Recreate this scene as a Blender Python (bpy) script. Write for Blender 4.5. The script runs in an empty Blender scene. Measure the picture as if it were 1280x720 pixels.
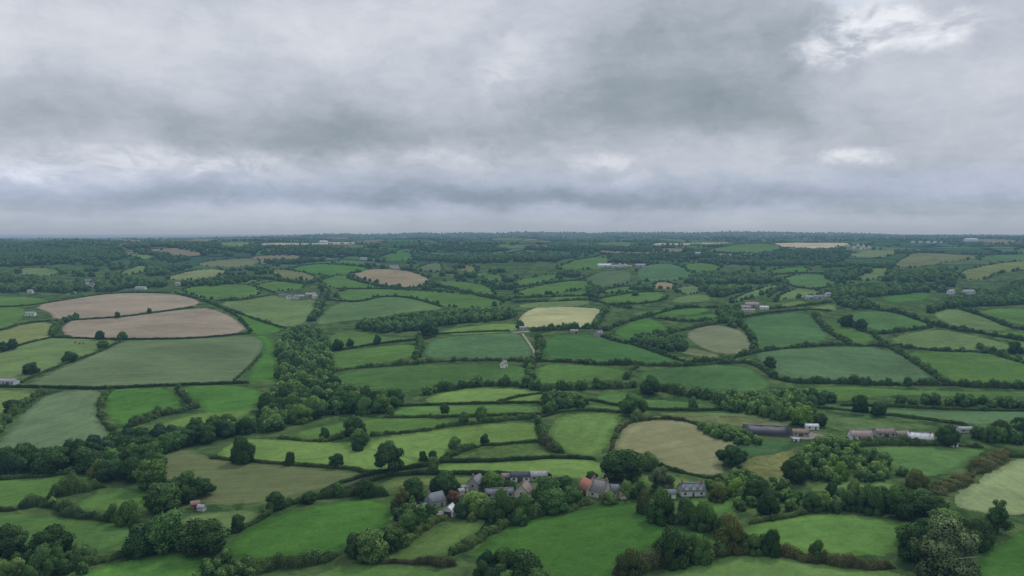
import bpy, math, random
import numpy as np
from mathutils import Vector, Matrix
random.seed(11); RNG = np.random.default_rng(7)
S = bpy.context.scene
COL = S.collection
R = math.radians

# ------------------------------------------------------------------ camera
FPX, CX, HZ = 1004.0, 640.0, 290.0        # focal length (px of a 1280 wide frame), centre, horizon row
CAMH = 130.0
PITCH = math.atan((360 - HZ) / FPX)
cam = bpy.data.cameras.new('camera'); camo = bpy.data.objects.new('camera', cam); COL.objects.link(camo)
cam.sensor_width = 36.0; cam.lens = 36.0 * FPX / 1280.0
cam.clip_start = 1.0; cam.clip_end = 200000.0
camo.location = (0, 0, CAMH); camo.rotation_euler = (math.pi / 2 - PITCH, 0, 0)
S.camera = camo

# ------------------------------------------------------------------ terrain
PD = np.array([-3000, 0, 350, 620, 1000, 1500, 2000, 2500, 3000, 3500, 4000, 4600, 5500, 7000, 8200, 9600, 12000, 16000, 60000], float)
PZ = np.array([0, 0, 0, 0, 7, 22, 41, 57, 70, 79, 84, 86, 87, 86, 88, 90, 70, 30, -60], float)
def prof(d):
    return (np.interp(d, PD, PZ) * 2 + np.interp(d - 70, PD, PZ) + np.interp(d + 70, PD, PZ)
            + np.interp(d - 140, PD, PZ) + np.interp(d + 140, PD, PZ)) / 6
HILLS = [(-540, 1230, 240, 240, 9), (-430, 800, 200, 160, 3), (-215, 860, 110, 260, -6), (-190, 1900, 260, 220, 9),
         (330, 1900, 300, 240, 7), (430, 1250, 260, 170, 6), (-60, 1250, 240, 200, 5), (70, 1000, 200, 110, 3), (-60, 560, 130, 70, 3.2),
         (560, 1000, 220, 150, 5), (130, 330, 110, 50, 3.0), (-130, 345, 80, 45, 2.6), (260, 800, 150, 90, 3.5), (110, 520, 50, 40, 2),
         (620, 1700, 260, 300, -6), (-700, 2300, 400, 250, -9), (100, 2500, 500, 250, -7), (900, 2400, 300, 300, 8), (-1100, 2700, 500, 500, 16),
         (-300, 2900, 350, 300, 10), (380, 3100, 500, 400, 8)]
def height(x, y):
    x = np.asarray(x, float); y = np.asarray(y, float)
    d = np.sqrt((x * 0.55) ** 2 + y ** 2) * np.where(y < 0, -1, 1)
    z = prof(d)
    amp = np.interp(y, [0, 400, 1000, 2500, 4500, 9000], [1.2, 2.0, 3.4, 7.5, 9.0, 6.0])
    z = z + amp * (np.sin(x / 93 + 0.8 + 0.7 * np.sin(y / 170)) * 0.45 + np.sin(y / 118 + x / 260 + 1.9) * 0.5
                   + np.sin(x / 210 - y / 190 + 0.4) * 0.6)
    for hx, hy, sx, sy, a in HILLS:
        z = z + a * np.exp(-((x - hx) / sx) ** 2 - ((y - hy) / sy) ** 2)
    u = x / np.maximum(np.abs(y), 1)
    # far ridge, high in the middle and falling away on both sides
    m = np.interp(u, [-0.40, -0.30, -0.22, -0.12, 0.0, 0.12, 0.26, 0.34, 0.5, 0.64], [-1.6, -0.3, 0.25, 0.62, 0.55, 0.62, 0.85, 0.68, 0.1, -0.2])
    z = z + (m + 0.12 * np.sin(u * 19 + 1) + 0.08 * np.sin(u * 47)) * 44 * np.exp(-((y - 9300) / 1500.0) ** 2)
    z = z - np.interp(u, [-0.8, -0.45, -0.28, 0.0], [26, 20, 4, 0]) * np.clip((y - 3300) / 2500, 0, 1)
    return z
def at(px, py):
    """ground point seen along the ray of a pixel of the photograph"""
    dx = (px - CX) / FPX; dv = -(py - 360) / FPX
    c, s = math.cos(PITCH), math.sin(PITCH)
    D = np.array([dx, c + dv * s, -s + dv * c])
    t = np.concatenate([np.arange(150, 1500, 1.5), np.arange(1500, 4000, 4), np.arange(4000, 12000, 15)])
    x, y, z = D[0] * t, D[1] * t, CAMH + D[2] * t
    g = z - height(x, y)
    k = np.argmax(g < 0) if (g < 0).any() else len(t) - 1
    if k > 0:
        a = g[k - 1] / max(g[k - 1] - g[k], 1e-9); tt = t[k - 1] + (t[k] - t[k - 1]) * min(max(a, 0), 1)
    else: tt = t[0]
    X, Y = D[0] * tt, D[1] * tt
    return Vector((X, Y, float(height(X, Y))))
def pix(x, y, z):
    c, s = math.cos(PITCH), math.sin(PITCH)
    dz = z - CAMH
    dep = y * c - dz * s; up = y * s + dz * c
    return CX + FPX * x / dep, 360 - FPX * up / dep

# ------------------------------------------------------------------ helpers
def tag(o, label=None, cat=None, group=None, kind=None):
    if label: o['label'] = label
    if cat: o['category'] = cat
    if group: o['group'] = group
    if kind: o['kind'] = kind
    return o
def link(name, data, parent=None):
    o = bpy.data.objects.new(name, data); COL.objects.link(o)
    if parent: o.parent = parent
    return o
def lin(c):
    f = lambda v: (v / 255 / 12.92) if v / 255 <= 0.04045 else ((v / 255 + 0.055) / 1.055) ** 2.4
    return tuple(f(v) for v in c)
def mesh_np(name, V, F, smooth=False, mats=None, midx=None):
    me = bpy.data.meshes.new(name)
    V = np.asarray(V, np.float32); F = np.asarray(F, np.int32)
    n, k = F.shape
    me.vertices.add(len(V)); me.vertices.foreach_set('co', V.ravel())
    me.loops.add(n * k); me.loops.foreach_set('vertex_index', F.ravel())
    me.polygons.add(n); me.polygons.foreach_set('loop_start', np.arange(0, n * k, k, dtype=np.int32))
    me.polygons.foreach_set('loop_total', np.full(n, k, np.int32))
    if midx is not None: me.polygons.foreach_set('material_index', np.asarray(midx, np.int32))
    if smooth: me.polygons.foreach_set('use_smooth', np.ones(n, bool))
    me.update(calc_edges=True); me.validate()
    for m in (mats or []): me.materials.append(m)
    return me

# ------------------------------------------------------------------ materials
class NT:
    def __init__(s, mat): s.t = mat.node_tree; s.t.nodes.clear()
    def n(s, typ, **kw):
        nd = s.t.nodes.new(typ)
        for k, v in kw.items():
            if k == 'i':
                for a, b in v.items(): nd.inputs[a].default_value = b
            else: setattr(nd, k, v)
        return nd
    def l(s, a, b): s.t.links.new(a, b)
    def math(s, op, a, b=None, c=None, clamp=False):
        nd = s.n('ShaderNodeMath', operation=op, use_clamp=clamp)
        for k, v in enumerate((a, b, c)):
            if v is None: continue
            if isinstance(v, (int, float)): nd.inputs[k].default_value = v
            else: s.l(v, nd.inputs[k])
        return nd.outputs[0]
    def mix(s, fac, a, b, mode='MIX'):
        nd = s.n('ShaderNodeMix', data_type='RGBA', blend_type=mode)
        for sock, v in ((nd.inputs[0], fac), (nd.inputs[6], a), (nd.inputs[7], b)):
            if isinstance(v, (int, float)): sock.default_value = v
            elif isinstance(v, tuple): sock.default_value = (*v[:3], 1)
            else: s.l(v, sock)
        return nd.outputs[2]
    def noise(s, vec, scale, detail=4, rough=0.55, dist=0.0):
        nd = s.n('ShaderNodeTexNoise'); nd.inputs['Scale'].default_value = scale; nd.inputs['Detail'].default_value = detail
        nd.inputs['Roughness'].default_value = rough; nd.inputs['Distortion'].default_value = dist
        if vec is not None: s.l(vec, nd.inputs['Vector'])
        return nd.outputs[0]
    def ramp(s, fac, lo, hi, a=0.0, b=1.0):
        nd = s.n('ShaderNodeMapRange', i={1: lo, 2: hi, 3: a, 4: b}); s.l(fac, nd.inputs[0]); return nd.outputs[0]
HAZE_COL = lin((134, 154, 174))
def haze_group():  # haze painted into every surface as emission, growing with distance from the viewpoint
    g = bpy.data.node_groups.new('painted_haze', 'ShaderNodeTree')
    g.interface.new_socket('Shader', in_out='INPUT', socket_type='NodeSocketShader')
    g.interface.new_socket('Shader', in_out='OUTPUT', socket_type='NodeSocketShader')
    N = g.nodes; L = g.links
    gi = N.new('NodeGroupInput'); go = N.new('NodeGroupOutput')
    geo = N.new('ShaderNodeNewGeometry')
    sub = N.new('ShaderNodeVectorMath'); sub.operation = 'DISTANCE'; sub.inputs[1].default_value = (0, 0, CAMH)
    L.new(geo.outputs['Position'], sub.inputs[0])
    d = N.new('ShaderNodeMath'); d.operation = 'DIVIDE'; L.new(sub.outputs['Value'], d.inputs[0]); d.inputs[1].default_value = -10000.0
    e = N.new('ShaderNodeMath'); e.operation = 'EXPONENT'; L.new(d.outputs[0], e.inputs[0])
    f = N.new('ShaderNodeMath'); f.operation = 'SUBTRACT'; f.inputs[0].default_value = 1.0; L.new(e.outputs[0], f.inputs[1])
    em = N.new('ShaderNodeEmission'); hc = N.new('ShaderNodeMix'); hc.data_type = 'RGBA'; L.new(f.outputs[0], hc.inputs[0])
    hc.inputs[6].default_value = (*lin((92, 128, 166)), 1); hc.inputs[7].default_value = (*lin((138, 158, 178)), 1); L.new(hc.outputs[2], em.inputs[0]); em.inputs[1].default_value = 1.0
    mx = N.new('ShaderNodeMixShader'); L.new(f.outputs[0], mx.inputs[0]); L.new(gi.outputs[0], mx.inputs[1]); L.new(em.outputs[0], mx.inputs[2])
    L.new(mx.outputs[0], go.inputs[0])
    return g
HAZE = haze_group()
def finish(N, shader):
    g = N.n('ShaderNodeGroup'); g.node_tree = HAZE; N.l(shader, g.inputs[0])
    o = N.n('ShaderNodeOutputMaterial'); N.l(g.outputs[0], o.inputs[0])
def new_mat(name):
    m = bpy.data.materials.new(name); m.use_nodes = True; m.cycles.emission_sampling = 'NONE'
    return m, NT(m)
def simple(name, col, rough=0.8, var=0.25, scale=0.8, spec=0.3):
    m, N = new_mat(name)
    tc = N.n('ShaderNodeTexCoord').outputs['Object']
    n = N.noise(tc, scale, 5, 0.65); n2 = N.noise(tc, scale * 9, 3)
    v = N.math('ADD', N.ramp(n, 0.25, 0.75, 1 - var, 1 + var * 0.7), N.ramp(n2, 0.3, 0.7, -var * 0.35, var * 0.35))
    cc = N.n('ShaderNodeCombineColor'); [N.l(v, cc.inputs[k]) for k in range(3)]
    c = N.mix(1.0, tuple(col), cc.outputs[0], 'MULTIPLY')
    p = N.n('ShaderNodeBsdfPrincipled', i={'Roughness': rough, 'Specular IOR Level': spec}); N.l(c, p.inputs['Base Color'])
    finish(N, p.outputs[0]); return m

def field_mat(name, rows=0.0, rough=0.0, patch=0.0):
    m, N = new_mat(name)
    pos = N.n('ShaderNodeNewGeometry').outputs['Position']
    oi = N.n('ShaderNodeObjectInfo')
    base = N.mix(1.0, oi.outputs['Color'], (1.38, 1.36, 1.27) if rows > 0.2 else (1.46, 1.36, 1.24), 'MULTIPLY')
    big = N.noise(pos, 0.011, 5, 0.6, 0.6); mid = N.noise(pos, 0.06, 5, 0.62, 1.0); fine = N.noise(pos, 0.55, 4, 0.75)
    v = N.ramp(big, 0.3, 0.7, 0.80, 1.18)
    v = N.math('MULTIPLY', v, N.ramp(mid, 0.3, 0.7, 0.93 - rough * 0.2, 1.06 + rough * 0.2))
    v = N.math('MULTIPLY', v, N.ramp(fine, 0.25, 0.75, 0.86 - rough * 0.2, 1.12 + rough * 0.2))
    at_ = N.n('ShaderNodeAttribute', attribute_type='OBJECT', attribute_name='row_angle')
    rot = N.n('ShaderNodeVectorRotate', rotation_type='Z_AXIS'); N.l(pos, rot.inputs['Vector']); N.l(at_.outputs['Fac'], rot.inputs['Angle'])
    st = N.n('ShaderNodeMapping'); st.inputs['Scale'].default_value = (1, 0.035, 1); N.l(rot.outputs[0], st.inputs[0])
    streak = N.noise(st.outputs[0], 0.16, 4, 0.7, 0.3)
    v = N.math('MULTIPLY', v, N.ramp(streak, 0.3, 0.7, 0.93 - rows * 0.1, 1.05 + rows * 0.1))
    if rows:
        w = N.n('ShaderNodeTexWave', wave_type='BANDS', bands_direction='X', i={'Scale': 0.026, 'Distortion': 0.6, 'Detail': 2, 'Detail Scale': 0.4})
        N.l(rot.outputs[0], w.inputs['Vector'])
        v = N.math('MULTIPLY', v, N.ramp(w.outputs['Fac'], 0.0, 0.14, 1 - rows * 0.3, 1.0))
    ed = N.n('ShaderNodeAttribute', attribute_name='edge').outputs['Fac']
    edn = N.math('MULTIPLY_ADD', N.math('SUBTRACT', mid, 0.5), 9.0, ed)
    v = N.math('MULTIPLY', v, N.ramp(edn, 0.5, 4.5, 0.78, 1.0))  # darker margin: long rough grass plus contact shade painted under the hedges
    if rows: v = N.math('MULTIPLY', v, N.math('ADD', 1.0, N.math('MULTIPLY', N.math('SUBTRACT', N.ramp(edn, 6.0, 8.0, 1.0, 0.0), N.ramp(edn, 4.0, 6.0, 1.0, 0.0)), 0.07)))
    cc = N.n('ShaderNodeCombineColor'); [N.l(v, cc.inputs[k]) for k in range(3)]
    c = N.mix(1.0, base, cc.outputs[0], 'MULTIPLY')
    dry = N.mix(1.0, c, (1.26, 1.14, 0.98), 'MULTIPLY')
    c = N.mix(N.ramp(N.noise(pos, 0.024, 6, 0.65, 1.5), 0.5, 0.72, 0, 0.35 if rows > 0.2 else 0.75), c, dry)
    if patch:
        cool = N.mix(1.0, c, (0.5, 0.68, 0.55), 'MULTIPLY')
        c = N.mix(N.ramp(N.noise(pos, 0.11, 6, 0.7, 0.8), 0.5, 0.64, 0, patch), c, cool)
    b = N.n('ShaderNodeBump', i={'Strength': 0.35, 'Distance': 0.6}); N.l(fine, b.inputs['Height'])
    p = N.n('ShaderNodeBsdfDiffuse', i={'Roughness': 0.5}); N.l(c, p.inputs['Color']); N.l(b.outputs[0], p.inputs['Normal'])
    finish(N, p.outputs[0]); return m
M_PAST = field_mat('pasture_grass', 0.08, 0.35, 0.4)
M_CROP = field_mat('cropped_field', 0.30, 0.15)
M_ROUGH = field_mat('rough_grass', 0.0, 0.9, 0.8)
def far_mat():
    m, N = new_mat('countryside_ground')
    pos = N.n('ShaderNodeNewGeometry').outputs['Position']
    nz = N.n('ShaderNodeTexNoise', i={'Scale': 0.004}); N.l(pos, nz.inputs['Vector'])
    mx = N.n('ShaderNodeMixRGB'); mx.inputs[0].default_value = 0.0
    ad = N.n('ShaderNodeVectorMath', operation='MULTIPLY_ADD'); N.l(nz.outputs['Color'], ad.inputs[0]); ad.inputs[1].default_value = (160, 160, 0); N.l(pos, ad.inputs[2])
    mp = N.n('ShaderNodeMapping'); mp.inputs['Scale'].default_value = (1, 0.8, 0); N.l(ad.outputs[0], mp.inputs[0])
    vo = N.n('ShaderNodeTexVoronoi', feature='F1', i={'Scale': 0.0052}); N.l(mp.outputs[0], vo.inputs['Vector'])
    ve = N.n('ShaderNodeTexVoronoi', feature='DISTANCE_TO_EDGE', i={'Scale': 0.0052}); N.l(mp.outputs[0], ve.inputs['Vector'])
    cr = N.n('ShaderNodeValToRGB'); e = cr.color_ramp; e.interpolation = 'CONSTANT'
    sep = N.n('ShaderNodeSeparateColor'); N.l(vo.outputs['Color'], sep.inputs[0]); N.l(sep.outputs[0], cr.inputs[0])
    cols = [(0.0, (62, 96, 58)), (0.2, (78, 108, 68)), (0.4, (96, 118, 78)), (0.55, (60, 90, 60)), (0.7, (72, 110, 62)), (0.85, (130, 124, 100)), (0.93, (84, 112, 74))]
    for k, (p, c) in enumerate(cols):
        el = e.elements[k] if k < 2 else e.elements.new(p)
        el.position = p; el.color = (*lin(c), 1)
    c = N.mix(N.ramp(ve.outputs['Distance'], 0.03, 0.045, 1, 0), cr.outputs[0], lin((34, 52, 38)))
    sep2 = N.n('ShaderNodeSeparateXYZ'); N.l(pos, sep2.inputs[0])
    # near the village the ground between the named fields is plain rough grass
    n = N.noise(pos, 0.05, 6, 0.7, 0.7); n2 = N.noise(pos, 0.6, 4, 0.7)
    near = N.mix(N.ramp(n, 0.38, 0.62), lin((52, 78, 46)), lin((92, 112, 66)))
    side = N.math('ABSOLUTE', N.math('DIVIDE', sep2.outputs[0], N.math('MAXIMUM', sep2.outputs[1], 1.0)))
    c = N.mix(N.math('MAXIMUM', N.ramp(sep2.outputs[1], 1900, 2300), N.ramp(side, 0.67, 0.70)), near, c)
    v = N.math('MULTIPLY', N.ramp(n, 0.3, 0.7, 0.85, 1.12), N.ramp(n2, 0.3, 0.7, 0.85, 1.12))
    cc = N.n('ShaderNodeCombineColor'); [N.l(v, cc.inputs[k]) for k in range(3)]
    c = N.mix(1.0, c, cc.outputs[0], 'MULTIPLY')
    p = N.n('ShaderNodeBsdfDiffuse'); N.l(c, p.inputs['Color']); finish(N, p.outputs[0]); return m
M_FAR = far_mat()

def leaf_mat():
    m, N = new_mat('foliage')
    oi = N.n('ShaderNodeObjectInfo'); pos = N.n('ShaderNodeNewGeometry').outputs['Position']
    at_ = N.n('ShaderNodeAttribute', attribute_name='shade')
    c = N.mix(1.0, oi.outputs['Color'], (3.7, 3.3, 3.05), 'MULTIPLY')
    ti = N.n('ShaderNodeAttribute', attribute_type='INSTANCER', attribute_name='tint')
    r = N.math('FRACT', N.math('ADD', oi.outputs['Random'], ti.outputs['Fac']))
    c = N.mix(N.ramp(r, 0.0, 1.0, 0.0, 0.75), c, N.mix(1.0, c, (1.6, 1.4, 1.1), 'MULTIPLY'))
    r2 = N.math('FRACT', N.math('MULTIPLY', r, 7.31))
    c = N.mix(N.ramp(r2, 0.0, 1.0, 0.0, 0.8), c, N.mix(1.0, c, (0.64, 0.72, 0.72), 'MULTIPLY'))
    li = N.n('ShaderNodeAttribute', attribute_type='INSTANCER', attribute_name='lift')
    c = N.mix(N.math('MULTIPLY', li.outputs['Fac'], 1.0, clamp=True), c, N.mix(1.0, c, (2.0, 1.75, 1.45), 'MULTIPLY'))
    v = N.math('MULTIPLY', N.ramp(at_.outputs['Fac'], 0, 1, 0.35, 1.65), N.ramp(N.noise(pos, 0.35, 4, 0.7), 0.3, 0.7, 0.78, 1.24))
    cc = N.n('ShaderNodeCombineColor'); [N.l(v, cc.inputs[k]) for k in range(3)]
    c = N.mix(1.0, c, cc.outputs[0], 'MULTIPLY')
    d = N.n('ShaderNodeBsdfDiffuse'); N.l(c, d.inputs['Color'])
    t = N.n('ShaderNodeBsdfTranslucent'); N.l(c, t.inputs['Color'])
    mx = N.n('ShaderNodeMixShader', i={0: 0.16}); N.l(d.outputs[0], mx.inputs[1]); N.l(t.outputs[0], mx.inputs[2])
    finish(N, mx.outputs[0]); return m
M_LEAF = leaf_mat()
M_BARK = simple('bark', (0.11, 0.085, 0.06), 0.95, 0.4, 1.5, 0.1)
M_DEAD = simple('dead_wood', (0.36, 0.34, 0.30), 0.9, 0.3, 1.5, 0.1)

# ------------------------------------------------------------------ foliage meshes
def noise3(P, seed):
    """cheap smooth pseudo noise"""
    r = np.random.default_rng(seed); o = np.zeros(len(P))
    for k in range(5):
        w = r.normal(size=3) * (0.9 + 0.7 * k); o += np.sin(P @ w + r.uniform(0, 6.3)) / (1 + 0.5 * k)
    return o / 2.2
def ico(sub):
    import bmesh
    bm = bmesh.new(); bmesh.ops.create_icosphere(bm, subdivisions=sub, radius=1)
    V = np.array([v.co[:] for v in bm.verts]); F = np.array([[v.index for v in f.verts] for f in bm.faces]); bm.free(); return V, F
ICO1, ICO2, ICO3 = ico(1), ico(2), ico(3)
def foliage_mesh(name, puffs, nq, qs, seed, core=0.86, ic=ICO2, center=None):
    """puffs: (x,y,z,r). leaf quads over the puffs with soft outward normals, and a dark displaced core"""
    r = np.random.default_rng(seed)
    P = np.array(puffs, float); w = P[:, 3] ** 2; w /= w.sum()
    k = r.choice(len(P), nq, p=w)
    n = r.normal(size=(nq, 3)); n[:, 2] = n[:, 2] * 0.9 + 0.25; n /= np.linalg.norm(n, axis=1)[:, None]
    lump = 1 + 0.16 * noise3(n * 2.5 + k[:, None] * 1.7, seed)
    rad = P[k, 3] * lump * r.uniform(0.84, 1.10, nq) * (1 + 0.10 * noise3(n * 7 + k[:, None] * 3.1, seed + 1))
    C = P[k, :3] + n * rad[:, None] * np.array([1, 1, 0.85])
    # drop the quads that ended up deep inside another puff
    keep = np.ones(nq, bool)
    for p in P:
        keep &= (np.linalg.norm((C - p[:3]) / [1, 1, 0.85], axis=1) > p[3] * 0.80)
    C, n, k = C[keep], n[keep], k[keep]; m = len(C)
    nn = n + r.normal(size=(m, 3)) * 0.45; nn /= np.linalg.norm(nn, axis=1)[:, None]
    a = np.cross(nn, r.normal(size=(m, 3))); a /= np.linalg.norm(a, axis=1)[:, None]; b = np.cross(nn, a)
    s = (qs * r.uniform(0.55, 1.25, m))[:, None]
    V = np.stack([C + a * s * 0.62, C + b * s * 0.5, C - a * s * 0.62, C - b * s * 0.5], 1).reshape(-1, 3)
    F = np.arange(m * 4).reshape(-1, 4)
    mid = P[:, :3].mean(0) if center is None else np.array(center)
    out = C - mid; out /= np.linalg.norm(out, axis=1)[:, None] + 1e-6
    nor = n * 0.75 + out * 0.5 + r.normal(size=(m, 3)) * 0.16; nor /= np.linalg.norm(nor, axis=1)[:, None]
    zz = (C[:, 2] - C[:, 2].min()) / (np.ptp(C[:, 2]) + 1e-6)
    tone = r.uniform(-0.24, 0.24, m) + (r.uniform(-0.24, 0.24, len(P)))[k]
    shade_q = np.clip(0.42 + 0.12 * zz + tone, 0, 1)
    # core
    cv, cf, cn, cs = [], [], [], []
    off = 0
    for i, p in enumerate(P):
        v0, f0 = ic
        d = 1 + 0.16 * noise3(v0 * 2.5 + i * 1.7, seed)
        cv.append(p[:3] + v0 * (p[3] * core * d)[:, None] * np.array([1, 1, 0.85])); cf.append(f0 + off); off += len(v0)
    cv = np.concatenate(cv); cf = np.concatenate(cf)
    me = bpy.data.meshes.new(name)
    V4 = V; nv4 = len(V4)
    allv = np.concatenate([V4, cv]).astype(np.float32)
    lo = np.concatenate([F.ravel(), (cf + nv4).ravel()]).astype(np.int32)
    ls = np.concatenate([np.arange(m) * 4, m * 4 + np.arange(len(cf)) * 3]).astype(np.int32)
    lt = np.concatenate([np.full(m, 4), np.full(len(cf), 3)]).astype(np.int32)
    me.vertices.add(len(allv)); me.vertices.foreach_set('co', allv.ravel())
    me.loops.add(len(lo)); me.loops.foreach_set('vertex_index', lo)
    me.polygons.add(len(ls)); me.polygons.foreach_set('loop_start', ls); me.polygons.foreach_set('loop_total', lt)
    me.polygons.foreach_set('use_smooth', np.ones(len(ls), bool))
    sh = np.concatenate([np.repeat(shade_q, 4), np.full(len(cv), 0.22)]).astype(np.float32)  # core painted dark as shade in the gaps between leaves
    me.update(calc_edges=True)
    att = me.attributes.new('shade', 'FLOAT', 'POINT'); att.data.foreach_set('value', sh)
    me.materials.append(M_LEAF)
    corev = cv - mid; corev /= np.linalg.norm(corev, axis=1)[:, None] + 1e-6
    vn = np.concatenate([np.repeat(nor, 4, 0), corev])
    me.normals_split_custom_set_from_vertices([tuple(x) for x in vn])
    return me
def crown_puffs(kind, seed):
    """unit tree: total height 1, stands on z=0"""
    r = random.Random(seed); P = []
    if kind == 'round':
        P.append((0, 0, 0.48, 0.28))
        for k in range(20):
            a = r.uniform(0, 6.28); e = r.uniform(-0.9, 1.35); q = r.uniform(0.20, 0.31)
            P.append((math.cos(a) * math.cos(e) * q, math.sin(a) * math.cos(e) * q, 0.50 + math.sin(e) * q * 1.02, r.uniform(0.10, 0.20)))
        for k in range(5):
            a = k * 1.3 + r.uniform(0, .5); P.append((math.cos(a) * 0.24, math.sin(a) * 0.24, r.uniform(0.2, 0.28), r.uniform(0.12, 0.17)))
    elif kind == 'spread':
        for k in range(20):
            a = k * 2.4; q = r.uniform(0.05, 0.44); h = 0.50 + 0.30 * (1 - (q / 0.45) ** 2) * r.uniform(0.5, 1.1) - r.uniform(0, 0.2)
            P.append((math.cos(a) * q, math.sin(a) * q, h, r.uniform(0.11, 0.18)))
        for k in range(6):
            a = k * 1.05 + r.uniform(0, .5); P.append((math.cos(a) * 0.33, math.sin(a) * 0.33, r.uniform(0.24, 0.34), r.uniform(0.11, 0.16)))
        P.append((0, 0, 0.48, 0.28))
    elif kind == 'tall':
        for k in range(13):
            t = k / 12; h = 0.16 + t * 0.72; w = 0.15 * math.sin(math.pi * min(1, 0.25 + t * 0.7)) + 0.02
            a = k * 2.4; P.append((math.cos(a) * 0.04, math.sin(a) * 0.04, h, w * r.uniform(0.8, 1.1)))
    elif kind == 'bush':
        for k in range(15):
            a = r.uniform(0, 6.28); q = r.uniform(0.0, 0.5)
            P.append((math.cos(a) * q, math.sin(a) * q, 0.30 + 0.38 * (1 - (q / 0.5) ** 2) * r.uniform(0.6, 1.1), r.uniform(0.16, 0.27)))
        for k in range(7):
            a = k * 0.9 + r.uniform(0, .4); P.append((math.cos(a) * 0.42, math.sin(a) * 0.42, 0.16, r.uniform(0.15, 0.2)))
    elif kind == 'loose':
        P.append((0, 0, 0.5, 0.2))
        for k in range(6): P.append((math.cos(k * 1.05) * 0.25, math.sin(k * 1.05) * 0.25, r.uniform(0.22, 0.32), r.uniform(0.1, 0.15)))
        for k in range(34):
            a = r.uniform(0, 6.28); e = r.uniform(-0.8, 1.45); q = r.uniform(0.08, 0.40)
            P.append((math.cos(a) * math.cos(e) * q, math.sin(a) * math.cos(e) * q, 0.52 + math.sin(e) * q * 1.0, r.uniform(0.07, 0.145)))
    return P
def trunk_mesh(name, kind, seed, branches=0, mat=None):
    r = random.Random(seed); V = []; F = []
    def limb(p0, p1, r0, r1, n=6, seg=4):
        p0, p1 = Vector(p0), Vector(p1); ax = (p1 - p0).normalized(); u = ax.orthogonal().normalized(); w = ax.cross(u)
        b = len(V); bend = Vector((r.uniform(-1, 1), r.uniform(-1, 1), 0)) * (p1 - p0).length * 0.06
        for s_ in range(seg + 1):
            t = s_ / seg; c = p0.lerp(p1, t) + bend * math.sin(t * math.pi); rr = r0 + (r1 - r0) * t
            if s_ == 0 and p0.z == 0: rr *= 1.6
            for i in range(n):
                a = i / n * 6.2832; V.append(c + (u * math.cos(a) + w * math.sin(a)) * rr)
        for s_ in range(seg):
            for i in range(n):
                j = (i + 1) % n; F.append((b + s_ * n + i, b + s_ * n + j, b + (s_ + 1) * n + j, b + (s_ + 1) * n + i))
    th = {'bush': 0.16, 'tall': 0.3}.get(kind, 0.30); tr = {'bush': 0.03, 'tall': 0.018}.get(kind, 0.032)
    limb((0, 0, 0), (r.uniform(-.02, .02), r.uniform(-.02, .02), th), tr, tr * 0.7, 8)
    for k in range(6 if kind != 'tall' else 2):
        a = k * 1.05 + r.uniform(-.3, .3); q = {'bush': 0.2, 'tall': 0.03}.get(kind, 0.22)
        limb((0, 0, th * 0.92), (math.cos(a) * q, math.sin(a) * q, th + r.uniform(0.12, 0.3)), tr * 0.6, tr * 0.15)
    for k in range(branches):
        a = r.uniform(0, 6.28); q = r.uniform(0.3, 0.5); limb((math.cos(a) * .05, math.sin(a) * .05, 0.35), (math.cos(a) * q, math.sin(a) * q, r.uniform(0.5, 0.95)), 0.012, 0.003)
        limb((math.cos(a) * q * .6, math.sin(a) * q * .6, 0.55), (math.cos(a + .5) * q, math.sin(a + .5) * q, r.uniform(0.6, 0.95)), 0.007, 0.002)
    return mesh_np(name, [tuple(v) for v in V], F, True, [mat or M_BARK])
PROTO = {}
for kind, nv in (('round', 4), ('spread', 3), ('tall', 2), ('bush', 3), ('loose', 2)):
    for v in range(nv):
        pf = crown_puffs(kind, 40 + v * 7)
        q = {'tall': 0.045, 'loose': 0.028}.get(kind, 0.040)
        near = foliage_mesh('crown_near', pf, {'loose': 13000, 'tall': 4200}.get(kind, 8000), q, v + 3, core=0.84 if kind != 'loose' else 0.55)
        far = foliage_mesh('crown_far', pf, 1300, q * 2.0, v + 9, core=0.82, ic=ICO1)
        PROTO[(kind, v)] = (near, far, trunk_mesh('trunk_' + kind, kind, v))
NV = {'round': 4, 'spread': 3, 'tall': 2, 'bush': 3, 'loose': 2}

# colours of foliage (display-like, converted to linear albedo)
TC = {'dark': (38, 58, 35), 'mid': (50, 74, 42), 'light': (60, 82, 48), 'lime': (66, 92, 42), 'grey': (55, 70, 51), 'gold': (72, 82, 46),
      'copper': (64, 52, 46), 'autumn': (54, 64, 38), 'blue': (36, 56, 40)}
TREES = []      # dict(x,y,h,wr,kind,v,col,place,label,px,py,score)
def add_tree(x, y, h, w, kind='round', col='mid', place=None, label=None, feat=False):
    z = float(height(x, y)); px, py = pix(x, y, z)
    TREES.append(dict(x=x, y=y, z=z, h=h, w=w, kind=kind, v=random.randrange(NV[kind]), col=col, place=place, label=label, px=px, py=py,
                      score=(h * w) / (y * y) * 1e6 * (1e3 if feat else 1), feat=feat))
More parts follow.
